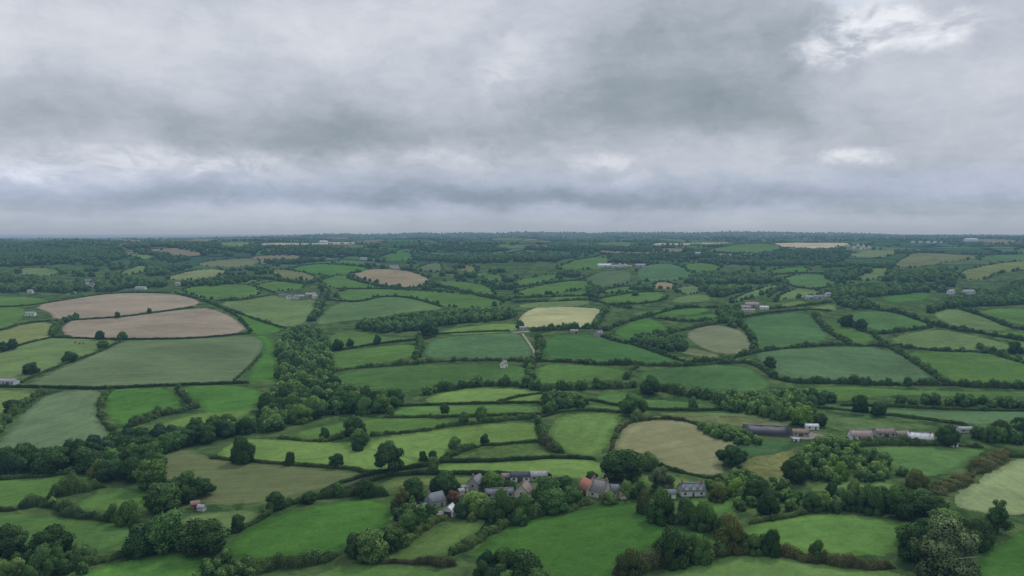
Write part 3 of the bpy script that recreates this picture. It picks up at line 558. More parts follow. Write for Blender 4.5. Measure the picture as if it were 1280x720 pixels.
# hedges: (phrase, style, height, width, trees per 100 m, tree height, line). style c clipped, o overgrown, b brown bramble
HEDGES = [
 ('above the bottom left bright field', 'o', 3.5, 5, 2, 8, [(70,716),(110,705),(150,697),(190,690),(215,686)]),
 ('left of the small field with the dark thicket', 'o', 4, 6, 2, 6, [(22,636),(50,630),(75,636),(95,647),(125,649),(150,652)]),
 ('forming a dark thicket across the lower left fields', 'o', 5, 7, 2, 7, [(60,624),(85,616),(118,610),(133,610)]),
 ('running off the left edge below the green field', 'c', 2, 2, 0, 0, [(-40,642),(22,638)]),
 ('under the long tree belt', 'c', 2.2, 2.5, 0, 0, [(-40,602),(50,597),(100,591)]),
 ('along the top of the big saturated meadow', 'o', 3, 4, 1.5, 7, [(285,668),(318,656),(345,634),(400,622),(440,619),(486,620)]),
 ('on the upper side of the sunken lane', 'c', 2.2, 2.2, 0, 0, [(400,618),(430,603),(470,592),(500,588),(535,582),(548,578),(600,578),(640,576),(700,572),(745,575)]),
 ('on the lower side of the sunken lane', 'c', 2.2, 2.2, 0, 0, [(416,619),(470,599),(500,593),(600,593),(650,594),(690,595)]),
 ('between the olive field and the dotted bright field', 'c', 1.8, 2.0, 0.6, 4, [(262,573),(320,578),(400,584),(440,587),(470,593)]),
 ('fringing the valley below the wood', 'o', 2.5, 3, 1, 5, [(345,548),(375,551),(410,553),(430,546),(455,540)]),
 ('along the top of the broad central field', 'o', 2.3, 2.5, 1.5, 6, [(462,545),(520,540),(560,533),(600,529),(640,525),(672,522)]),
 ('below the strip with two lone trees', 'c', 1.8, 2, 0.3, 5, [(480,522),(520,522),(600,521),(640,519),(676,518)]),
 ('between the strip and the light field above it', 'c', 1.8, 2, 0.2, 5, [(498,508),(560,506),(640,504),(676,504)]),
 ('beside the small copse in the light strip', 'c', 2, 2.2, 0, 0, [(620,504),(640,498),(662,494),(680,492)]),
 ('made of dark oaks below the deep green field', 'o', 4, 5, 8, 10, [(530,494),(560,487),(600,482),(640,482),(660,484)]),
 ('above the deep green field right of the valley wood', 'o', 3, 3.5, 3, 7, [(405,466),(450,460),(500,457),(560,451),(620,451),(655,452)]),
 ('running right from the pale track across the middle fields', 'o', 3.5, 4.5, 4, 7, [(655,452),(700,452),(760,457),(800,455)]),
 ('curving over the broad crested field', 'o', 3, 4, 1, 5, [(797,456),(830,458),(870,457),(925,452),(950,458),(970,475)]),
 ('climbing down from the track to the oak row', 'o', 4, 7, 7, 8, [(662,455),(662,470),(665,485)]),
 ('at the left end of the crested field', 'o', 3, 4, 2, 5, [(797,458),(785,466),(783,475)]),
 ('of tall oaks below the crested field', 'o', 4, 6, 8, 10, [(662,487),(700,488),(745,486),(795,484)]),
 ('of round trees left of the wood above the barn', 'o', 4, 6, 7, 9, [(822,487),(850,493),(890,500),(930,504)]),
 ('behind the big oak', 'c', 2, 2.2, 0.2, 4, [(735,500),(780,509),(812,513),(890,514),(905,511)]),
 ('in reddish leaf round the khaki oval', 'b', 2, 2.2, 0.3, 4, [(760,575),(765,560),(768,545),(778,533),(795,526),(830,523),(865,527),(890,542),(915,552)]),
 ('below the khaki oval', 'o', 2, 2.5, 0.8, 4, [(800,572),(815,580),(850,591),(880,597),(905,600)]),
 ('below the oak clump', 'c', 2, 2.5, 0, 0, [(676,522),(700,515),(735,513),(775,516),(800,517)]),
 ('between the central field and the scrub cluster', 'o', 3, 4, 4, 6, [(672,523),(674,537),(680,550)]),
 ('of yellowing bushes left of the khaki oval', 'b', 3.5, 6, 5, 6, [(678,548),(686,560),(705,567)]),
 ('above the rough scrub field', 'o', 2.4, 3.5, 0.6, 4, [(553,577),(565,569),(582,562),(600,558)]),
 ('over the rough scrub field', 'c', 1.8, 2, 0, 0, [(600,558),(640,555),(673,552)]),
 ('dark and thick at the left edge', 'o', 3.5, 4, 2, 7, [(-30,560),(0,540),(15,517),(35,502),(62,488)]),
 ('running level below the wide grey green field', 'c', 2.4, 3, 0.4, 6, [(-30,484),(5,484),(60,485),(120,487),(160,485),(220,482),(290,480),(312,479)]),
 ('bending round the bright field', 'o', 2.5, 3.5, 0.6, 4, [(142,487),(128,497),(124,515),(130,530),(143,540)]),
 ('of bushes under the curved bright field', 'o', 4, 6, 6, 7, [(155,536),(185,525),(200,519),(225,515),(250,509)]),
 ('of pale bushes between the two bright fields', 'o', 3, 4, 4, 6, [(222,484),(228,496),(245,510)]),
 ('dropping to the valley from the wide field', 'c', 2, 2.2, 0, 0, [(292,477),(310,461),(327,443)]),
 ('crossing diagonally above the wide field', 'c', 2, 2.4, 0.3, 5, [(25,479),(60,463),(100,449),(125,440),(150,427)]),
 ('crossing diagonally left of the lower bare field', 'c', 2, 2.4, 0.6, 5, [(-30,450),(0,441),(30,430),(70,421)]),
 ('below the lower bare field', 'c', 2, 2.5, 0.4, 4, [(62,422),(120,424),(180,425),(250,423),(314,417)]),
 ('between the two bare fields', 'c', 2, 2.5, 0.2, 6, [(68,401),(97,400),(150,397),(195,391),(242,384)]),
 ('of trees left of the lower bare field', 'o', 4, 6, 6, 8, [(65,420),(70,408),(85,401),(97,397)]),
 ('left of the bare fields below the cottage', 'c', 2, 2.5, 1, 4, [(-30,420),(0,414),(25,405),(65,401)]),
 ('above the upper bare field', 'c', 2.2, 3, 2.5, 6, [(-30,386),(0,384),(35,383),(75,376),(140,366),(215,366)]),
 ('right of the upper bare field', 'o', 2.5, 3.5, 1.6, 5, [(218,366),(255,376),(280,386),(300,397),(314,415)]),
 ('climbing past the right end of the bare fields', 'o', 2.5, 3, 1.5, 5, [(262,378),(290,389),(330,403),(358,411)]),
 ('of trees left of the hamlet field', 'o', 3.5, 5, 5, 6, [(270,376),(300,376),(320,372)]),
 ('left of the grey roofed hamlet', 'c', 2, 3, 0, 0, [(320,372),(345,368)]),
 ('above the left of the hamlet', 'c', 2, 2.5, 0, 0, [(322,359),(345,366)]),
 ('of trees right of the hamlet', 'o', 5, 10, 12, 10, [(400,358),(410,366),(400,378),(398,392),(388,402)]),
 ('crooked across the light field above the mid wood', 'c', 2.2, 3, 0.3, 4, [(403,375),(420,376),(450,378),(478,370),(515,372),(553,384)]),
 ('level below the buff hill field', 'c', 2.2, 3, 0.3, 4, [(420,361),(478,361),(520,362),(560,364)]),
 ('of trees under the buff hill field', 'o', 3.5, 5, 4, 7, [(433,347),(455,354),(480,359),(510,361),(540,358)]),
 ('running right from the buff hill field', 'o', 4, 6, 6, 7, [(540,356),(580,365),(620,374),(640,376)]),
 ('above the buff hill field', 'c', 2.2, 3, 1, 6, [(355,336),(378,332),(410,329),(465,334),(490,335)]),
 ('of trees behind the hamlet', 'o', 4, 6, 8, 8, [(320,348),(345,350),(385,356),(400,350),(408,345)]),
 ('between two green fields beside the valley wood', 'c', 2.5, 3, 0.5, 5, [(425,438),(480,429),(528,425),(545,421)]),
 ('above the blue green field', 'c', 2, 2.5, 0.3, 5, [(545,418),(600,415),(638,414)]),
 ('of trees left of the blue green field', 'o', 4, 6, 7, 8, [(524,422),(526,435),(520,450)]),
 ('of dark trees below the hay field', 'o', 4.5, 7, 9, 9, [(662,414),(685,413),(720,411),(740,411)]),
 ('of trees right of the hay field', 'o', 4, 7, 9, 8, [(759,386),(750,398),(742,410),(755,414)]),
 ('above the hay field', 'o', 3, 4, 3, 6, [(640,378),(700,377),(735,374),(760,381),(790,386)]),
 ('of bushes beside the pale track', 'o', 4, 7, 8, 6, [(671,418),(677,430),(672,446)]),
 ('along the right of the deep green field', 'o', 3, 4, 3, 6, [(745,418),(770,427),(800,433),(830,444),(862,455),(900,450)]),
 ('above the bright field with the dark copse', 'o', 3.5, 5, 4, 7, [(755,414),(785,402),(810,396),(850,384),(900,385)]),
 ('of trees over the beige rounded field', 'o', 3.5, 5, 6, 8, [(815,420),(835,417),(860,412),(890,405),(918,402)]),
 ('between the thin bright fields', 'o', 3, 4, 4, 6, [(815,397),(850,402),(880,402),(905,396)]),
 ('right of the beige rounded field', 'o', 4, 6, 7, 8, [(920,402),(936,415),(943,430),(942,440)]),
 ('between the deep green and the grey green field', 'o', 3.5, 4.5, 3, 6, [(900,452),(945,440),(1000,434),(1060,431),(1110,434)]),
 ('of trees right of the deep green field', 'o', 4, 7, 7, 7, [(1018,393),(1025,405),(1040,418),(1062,430)]),
 ('under the rounded field with two oaks', 'o', 3.5, 5, 4, 6, [(1048,402),(1070,411),(1092,419),(1130,414),(1167,409)]),
 ('short and steep left of the diagonal hedge', 'o', 3, 4, 3, 6, [(1092,419),(1100,426),(1112,434)]),
 ('running diagonally down the right hand fields', 'o', 4, 5, 3, 7, [(1112,434),(1130,445),(1152,458),(1178,477)]),
 ('above the field right of the diagonal hedge', 'o', 3, 4, 4, 6, [(1112,433),(1170,439),(1220,440),(1245,443)]),
 ('descending from the right hand wood', 'o', 4, 5, 6, 7, [(1090,387),(1125,391),(1150,401),(1180,410),(1220,416),(1290,428)]),
 ('of trees at the right edge above the cottages field', 'o', 3.5, 5, 5, 7, [(1200,386),(1240,399),(1268,412),(1310,414)]),
 ('of trees falling to the right edge', 'o', 3.5, 5, 6, 8, [(1222,434),(1250,446),(1310,462)]),
 ('long and dark below the grey green field', 'o', 4, 6, 5, 8, [(962,470),(985,479),(1060,479),(1110,482),(1180,481),(1220,484),(1310,486)]),
 ('dark in front of the mossy roofed barns', 'o', 3.2, 4, 4, 5, [(1062,556),(1098,555),(1130,555),(1150,557),(1170,556)]),
 ('thin across the lower right fields', 'c', 2, 2.5, 0, 0, [(1015,509),(1080,516),(1150,524),(1210,532)]),
 ('thin above the long grey green field', 'c', 2, 2.5, 0.5, 4, [(1050,507),(1130,509),(1200,513),(1310,515)]),
 ('behind the light green field above the brown hedge', 'o', 3, 4, 2, 5, [(1066,558),(1120,555),(1190,557),(1230,560)]),
 ('brown and bramble covered at the right', 'b', 3.2, 9, 1.5, 4, [(1262,566),(1240,575),(1218,593),(1190,608),(1165,618)]),
 ('grey along the edge of the striped field', 'c', 2, 3, 0, 0, [(1262,571),(1310,571)]),
 ('russet along the bottom right field', 'b', 3, 4, 2.5, 5, [(930,676),(965,688),(1010,702),(1060,708),(1120,710)]),
 ('of russet bushes along the green slope', 'b', 3.5, 5, 3, 6, [(765,718),(800,710),(860,700),(905,690),(945,690)]),
 ('behind the lawn of the dormer cottage', 'o', 3, 4, 2, 5, [(895,668),(930,672),(965,683)]),
 ('between the paddock and the bottom meadow', 'o', 3, 4.5, 4, 5.5, [(560,697),(580,685),(600,674),(632,657),(665,645),(700,640),(742,629)]),
 ('below the big saturated meadow', 'o', 3.5, 5, 5, 6.5, [(300,716),(350,709),(395,704),(425,694)]),
 ('at the bottom of the paddock', 'b', 3, 4, 3, 5, [(470,703),(510,705),(545,704),(570,708)]),
 ('left of the paddock', 'o', 3, 4, 3, 5, [(500,686),(520,668),(545,652),(560,647)]),
 ('on the top edge of the green field between bushy hedges', 'c', 2.2, 3, 1, 5, [(935,655),(970,649),(1010,642)]),
 ('at the far end of the thin field above the thorn row', 'o', 3, 4, 4, 7, [(640,361),(690,353),(735,349)]),
 ('of thorns over the hay field', 'o', 3, 4, 5, 7, [(640,373),(690,371),(737,370)]),
 ('winding right of the copse', 'c', 2.5, 3.5, 1, 5, [(745,374),(800,364),(832,365)]),
 ('below the long far field', 'o', 3, 4, 3, 6, [(755,381),(790,381),(828,377),(835,370)]),
 ('above the narrow far field', 'c', 2.5, 3.5, 0.5, 5, [(748,362),(790,357),(803,357)]),
 ('under the grey roofed farm', 'c', 2.5, 4, 1.5, 5, [(920,398),(960,391),(1010,387),(1040,389)]),
 ('right of the pink roofed farm', 'o', 3, 4, 2, 5, [(960,387),(1000,383),(1040,378)]),
 ('above the diagonal strip', 'o', 3, 4, 5, 7, [(960,372),(975,360),(985,352)]),
 ('around the dome shaped field', 'c', 2.5, 3.5, 1, 6, [(975,352),(1000,361),(1030,361),(1050,354)]),
 ('between the dome shaped field and its neighbour', 'c', 2.5, 4, 1, 6, [(960,344),(1000,341),(1030,342)]),
]
# feature trees: (label, px, py of the foot, width in px, height/width, kind, colour)
FT = [
 ('big dark oak standing where the sunken lane meets the dotted bright field', 485,593,42,0.9,'spread','dark'),
 ('solitary round tree at the left end of the dotted bright field', 301,580,31,0.82,'bush','dark'),
 ('small round bush tree on the lower hedge of the dotted bright field', 361,582,16,0.85,'bush','dark'),
 ('spreading tree with ragged crown on the lower hedge of the dotted bright field', 420,585,23,0.8,'spread','dark'),
 ('lone wineglass shaped tree in the narrow green strip', 556,521,13,1.2,'spread','dark'),
 ('small lone tree at the left end of the narrow green strip', 488,520,10,1.2,'round','mid'),
 ('round hedge tree above the middle of the broad central field', 579,531,13,1.1,'round','mid'),
 ('taller leafy hedge tree above the right half of the broad central field', 602,528,16,1.2,'round','mid'),
 ('light green tree above the rough scrub field', 567,562,15,0.95,'round','mid'),
 ('small dark tree standing inside the broad central field', 606,556,11,1.15,'round','dark'),
 ('small dark tree at the lower tip of the broad central field', 541,574,10,1.0,'round','dark'),
 ('round bush left of the small dark tree at the field tip', 529,577,13,0.8,'bush','dark'),
 ('light green tree on the sunken lane right of the big oak', 541,591,16,1.1,'round','light'),
 ('dark round tree on the lower lane hedge above the village', 562,602,14,0.85,'round','dark'),
 ('small upright tree in the meadow left of the crooked hedge', 405,549,12,1.15,'round','dark'),
 ('dark broad tree at the top of the scrubby tree cluster', 443,546,29,0.8,'round','dark'),
 ('paler tree at the middle of the scrubby tree cluster', 449,557,22,0.85,'round','mid'),
 ('dark low tree at the foot of the scrubby tree cluster', 447,564,16,0.8,'bush','dark'),
 ('big broad domed oak above the khaki oval field', 792,521,37,0.75,'spread','mid'),
 ('light bush at the foot of the big domed oak', 797,526,18,0.6,'bush','light'),
 ('big very dark tree below the left end of the khaki oval', 777,602,48,0.72,'round','dark'),
 ('lighter bush at the foot of the big very dark tree', 789,602,20,0.75,'bush','light'),
 ('bright green tree right of the big very dark tree', 811,589,20,1.1,'round','light'),
 ('dark flat topped tree at the right end of the khaki oval', 916,584,40,0.62,'spread','dark'),
 ('round dark bush on the thin hedge right of the big domed oak', 867,512,15,0.75,'bush','mid'),
 ('dark round tree left of the tree row over the thin pasture', 813,493,24,0.9,'round','dark'),
 ('loose pale ash tree beside the dormer cottage', 829,616,34,0.85,'loose','grey'),
 ('large round bush tree at the top of the bottom centre meadow', 828,655,44,0.7,'bush','mid'),
 ('golden leaved bush left of the large round bush tree', 806,642,24,0.9,'bush','autumn'),
 ('dark pointed bush tree in the bottom meadow hedge', 858,656,26,1.25,'round','dark'),
 ('broad green bush right of the dark pointed bush tree', 880,663,38,0.75,'bush','mid'),
 ('low bush at the right end of the bottom meadow hedge', 906,671,28,0.7,'bush','mid'),
 ('huge dark round tree on the hedge of the green slope', 843,709,46,0.82,'bush','dark'),
 ('mid green tree right of the huge dark round tree', 876,704,38,0.75,'bush','mid'),
 ('russet tinted bush tree on the right of the green slope hedge', 915,692,42,0.8,'bush','autumn'),
 ('dark bush tree below the russet tinted bush tree', 943,694,30,0.7,'bush','mid'),
 ('dark tree at the left edge beside the corner field', 12,516,17,0.85,'round','dark'),
 ('dark lone tree on the pale field boundary at the left edge', 14,438,11,1.2,'round','dark'),
 ('small tree at the far left edge of the pale field boundary', 2,440,12,1.0,'round','dark'),
 ('dark round tree on the diagonal hedge above the wide field', 85,453,17,0.72,'round','dark'),
 ('dark round tree below the diagonal hedge near the left edge', 37,468,19,0.72,'round','dark'),
 ('upright round tree below the left part of the lower bare field', 124,425,11,1.0,'round','dark'),
 ('wide low tree below the middle of the lower bare field', 152,425,13,0.65,'bush','mid'),
 ('pale round tree on the diagonal hedge below the bare field', 127,437,13,0.85,'round','mid'),
 ('small tree on the hedge between the bare fields', 146,398,7,1.1,'round','dark'),
 ('second small tree on the hedge between the bare fields', 186,392,6,1.1,'round','dark'),
 ('great dark round tree at the bottom left', 62,702,46,0.82,'round','dark'),
 ('dark tree at the bottom left corner', 8,700,42,0.9,'round','dark'),
 ('lighter bush tree below the great dark tree', 50,722,40,0.7,'bush','mid'),
 ('pale feathery bush right of the great dark tree', 100,706,34,0.6,'bush','light'),
 ('massive dark oak above the bottom left bright field', 252,697,56,0.72,'round','dark'),
 ('great light crowned tree left of the massive dark oak', 207,692,52,0.95,'round','mid'),
 ('dark tree left of the great light crowned tree', 173,696,44,0.8,'round','dark'),
 ('round bush at the end of the lower left hedge', 158,657,34,0.7,'bush','mid'),
 ('bush above the round bush at the lower left', 140,652,22,0.7,'bush','dark'),
 ('dark rounded tree left of the red shed', 203,640,44,0.72,'round','dark'),
 ('dark twin headed tree at the edge of the olive field', 250,621,36,0.6,'spread','dark'),
 ('broad light domed tree at the end of the long tree belt', 186,614,38,0.95,'round','mid'),
 ('very dark tree above the broad light domed tree', 165,603,46,0.66,'spread','dark'),
 ('yellowish bush below the long tree belt', 122,599,28,0.6,'bush','gold'),
 ('dark dome in the middle of the long tree belt', 112,592,36,0.75,'round','dark'),
 ('dark dome left of the middle of the long tree belt', 58,593,40,0.72,'round','dark'),
 ('round tree in the hedge right of the red shed field', 297,664,18,1.0,'round','dark'),
 ('dark round tree at the left end of the big saturated meadow hedge', 345,637,24,0.85,'round','dark'),
 ('small dark tree in the big saturated meadow hedge', 385,630,17,0.85,'round','dark'),
 ('dark wide tree at the right end of the saturated meadow hedge', 457,622,25,0.7,'bush','dark'),
 ('yellow green willow left of the village', 499,640,21,1.35,'loose','gold'),
 ('dark domed tree behind the yellow willow', 516,630,30,1.0,'round','dark'),
 ('slim dark cypress in front of the yellow willow', 492,641,7,2.2,'tall','dark'),
 ('slim cypress right of the yellow willow', 515,640,8,2.4,'tall','mid'),
 ('group of tall poplars left of the first grey roof', 508,668,24,1.15,'round','mid'),
 ('tall poplar beside the grey roofed house', 526,660,16,1.7,'tall','mid'),
 ('dark conifer below the grey roofed house', 537,652,20,0.95,'round','dark'),
 ('dark leafy tree behind the grey roofed house', 553,621,32,0.9,'round','dark'),
 ('dark tree between the copper beech and the lane', 566,618,20,0.85,'round','dark'),
 ('copper beech with brown purple leaves in the village', 566,630,17,0.85,'round','copper'),
 ('very dark yew right of the white gabled barn', 577,648,19,1.05,'round','blue'),
 ('big light green tree right of the white gabled barn', 593,645,34,0.85,'round','light'),
 ('round green tree above the paddock', 608,648,26,0.85,'round','mid'),
 ('broad tree at the right end of the paddock', 627,655,38,0.8,'bush','mid'),
 ('round green tree right of the slate roofed house', 617,615,30,0.75,'round','mid'),
 ('dark tree left of the tall chimneyed house', 636,616,18,0.8,'round','dark'),
 ('tree in front of the tall chimneyed house', 655,648,34,0.62,'bush','mid'),
 ('large round tree right of the tall chimneyed house', 683,630,36,0.85,'round','mid'),
 ('green tree in the middle of the village', 692,642,38,0.72,'round','mid'),
 ('dark domed tree left of the orange roofed barn', 706,618,28,0.72,'round','dark'),
 ('green tree in front of the orange roofed barn', 714,632,28,0.72,'round','mid'),
 ('small dark tree behind the orange roofed barn', 740,605,15,0.9,'round','dark'),
 ('bush in the garden below the brown roofed house', 763,630,24,0.5,'bush','light'),
 ('round bush left of the pale ash tree', 784,622,22,0.75,'bush','light'),
 ('second round bush left of the pale ash tree', 801,624,22,0.72,'bush','mid'),
 ('great pale green tree at the foot of the big saturated meadow', 464,703,38,0.95,'round','light'),
 ('dark tree left of the great pale green tree', 442,697,26,1.1,'round','dark'),
 ('wide dark tree right of the great pale green tree', 487,688,40,0.72,'round','dark'),
 ('dark tree at the bottom edge right of the paddock', 655,728,46,0.8,'round','dark'),
 ('dark tree at the bottom edge below the paddock', 628,716,34,0.7,'bush','mid'),
 ('russet bush at the bottom edge of the bottom meadow', 790,720,42,0.62,'bush','autumn'),
 ('light green bush beside the very dark village yew', 590,652,14,0.6,'bush','light'),
 ('dark tree at the left end of the dark tree row', 962,645,30,1.05,'round','dark'),
 ('big dark tree at the right end of the dark tree row', 1135,650,44,0.72,'round','dark'),
 ('dark dome at the far right of the dark tree row', 1168,647,40,0.6,'round','dark'),
 ('light green tree in the middle of the dark tree row', 1090,643,38,0.68,'bush','mid'),
 ('thin dark ragged tree at the right edge', 1250,668,30,1.3,'loose','dark'),
 ('dark broad tree left of the half dead tree', 1153,704,50,0.8,'round','dark'),
 ('half dead grey green tree with bare branches at the bottom right', 1193,736,92,0.78,'loose','grey'),
 ('dark bushy tree behind the half dead tree', 1190,690,46,0.62,'bush','mid'),
 ('low dark thicket tree right of the half dead tree', 1228,680,40,0.6,'bush','dark'),
 ('dark bush at the left end of the russet hedge', 966,696,28,0.95,'bush','dark'),
 ('round bush in the russet hedge at bottom right', 1024,702,26,0.7,'bush','mid'),
 ('bright lime green tree right of the wood above the barn', 1004,532,27,0.85,'round','lime'),
 ('dark tree right of the bright lime green tree', 1025,533,18,0.8,'round','dark'),
 ('dark tree standing alone above the long grey green field', 1076,516,20,1.0,'round','dark'),
 ('second dark tree standing alone above the long grey green field', 1099,520,20,0.8,'round','dark'),
 ('dark tree right of the white roofed bungalow', 1188,558,27,0.85,'round','dark'),
 ('round oak in the bright rounded field, the left of two', 1061,409,17,0.85,'round','dark'),
 ('round oak in the bright rounded field, the right of two', 1078,413,15,0.85,'round','dark'),
 ('dark thorn bush at the left end of the broad grey green field', 963,462,16,0.9,'round','dark'),
 ('dark oak on the right hand edge below the field hedge', 1272,442,20,0.6,'bush','dark'),
 ('dark round tree beside the small stone cottage track', 421,438,15,0.85,'round','dark'),
 ('second dark round tree below the mid wood', 437,434,10,1.0,'round','dark'),
 ('upright dark tree in the small field below the mid wood', 471,431,9,1.3,'round','dark'),
 ('tall dark tree at the right end of the mid wood', 536,421,22,0.75,'round','dark'),
 ('low shrub beside the pale track farmyard', 650,410,13,0.6,'bush','mid'),
 ('light bush in the thicket at the right above the striped field', 1148,610,30,0.6,'bush','gold'),
 ('golden bush in the rough ground below the khaki oval', 897,628,24,0.7,'bush','gold'),
 ('yellow green bush above the golden bush', 922,622,28,0.6,'bush','lime'),
 ('dark bush right of the yellow green bush', 950,628,34,0.75,'round','dark'),
 ('dark wide tree beside the bleached rough ground', 997,604,34,0.85,'round','dark'),
]
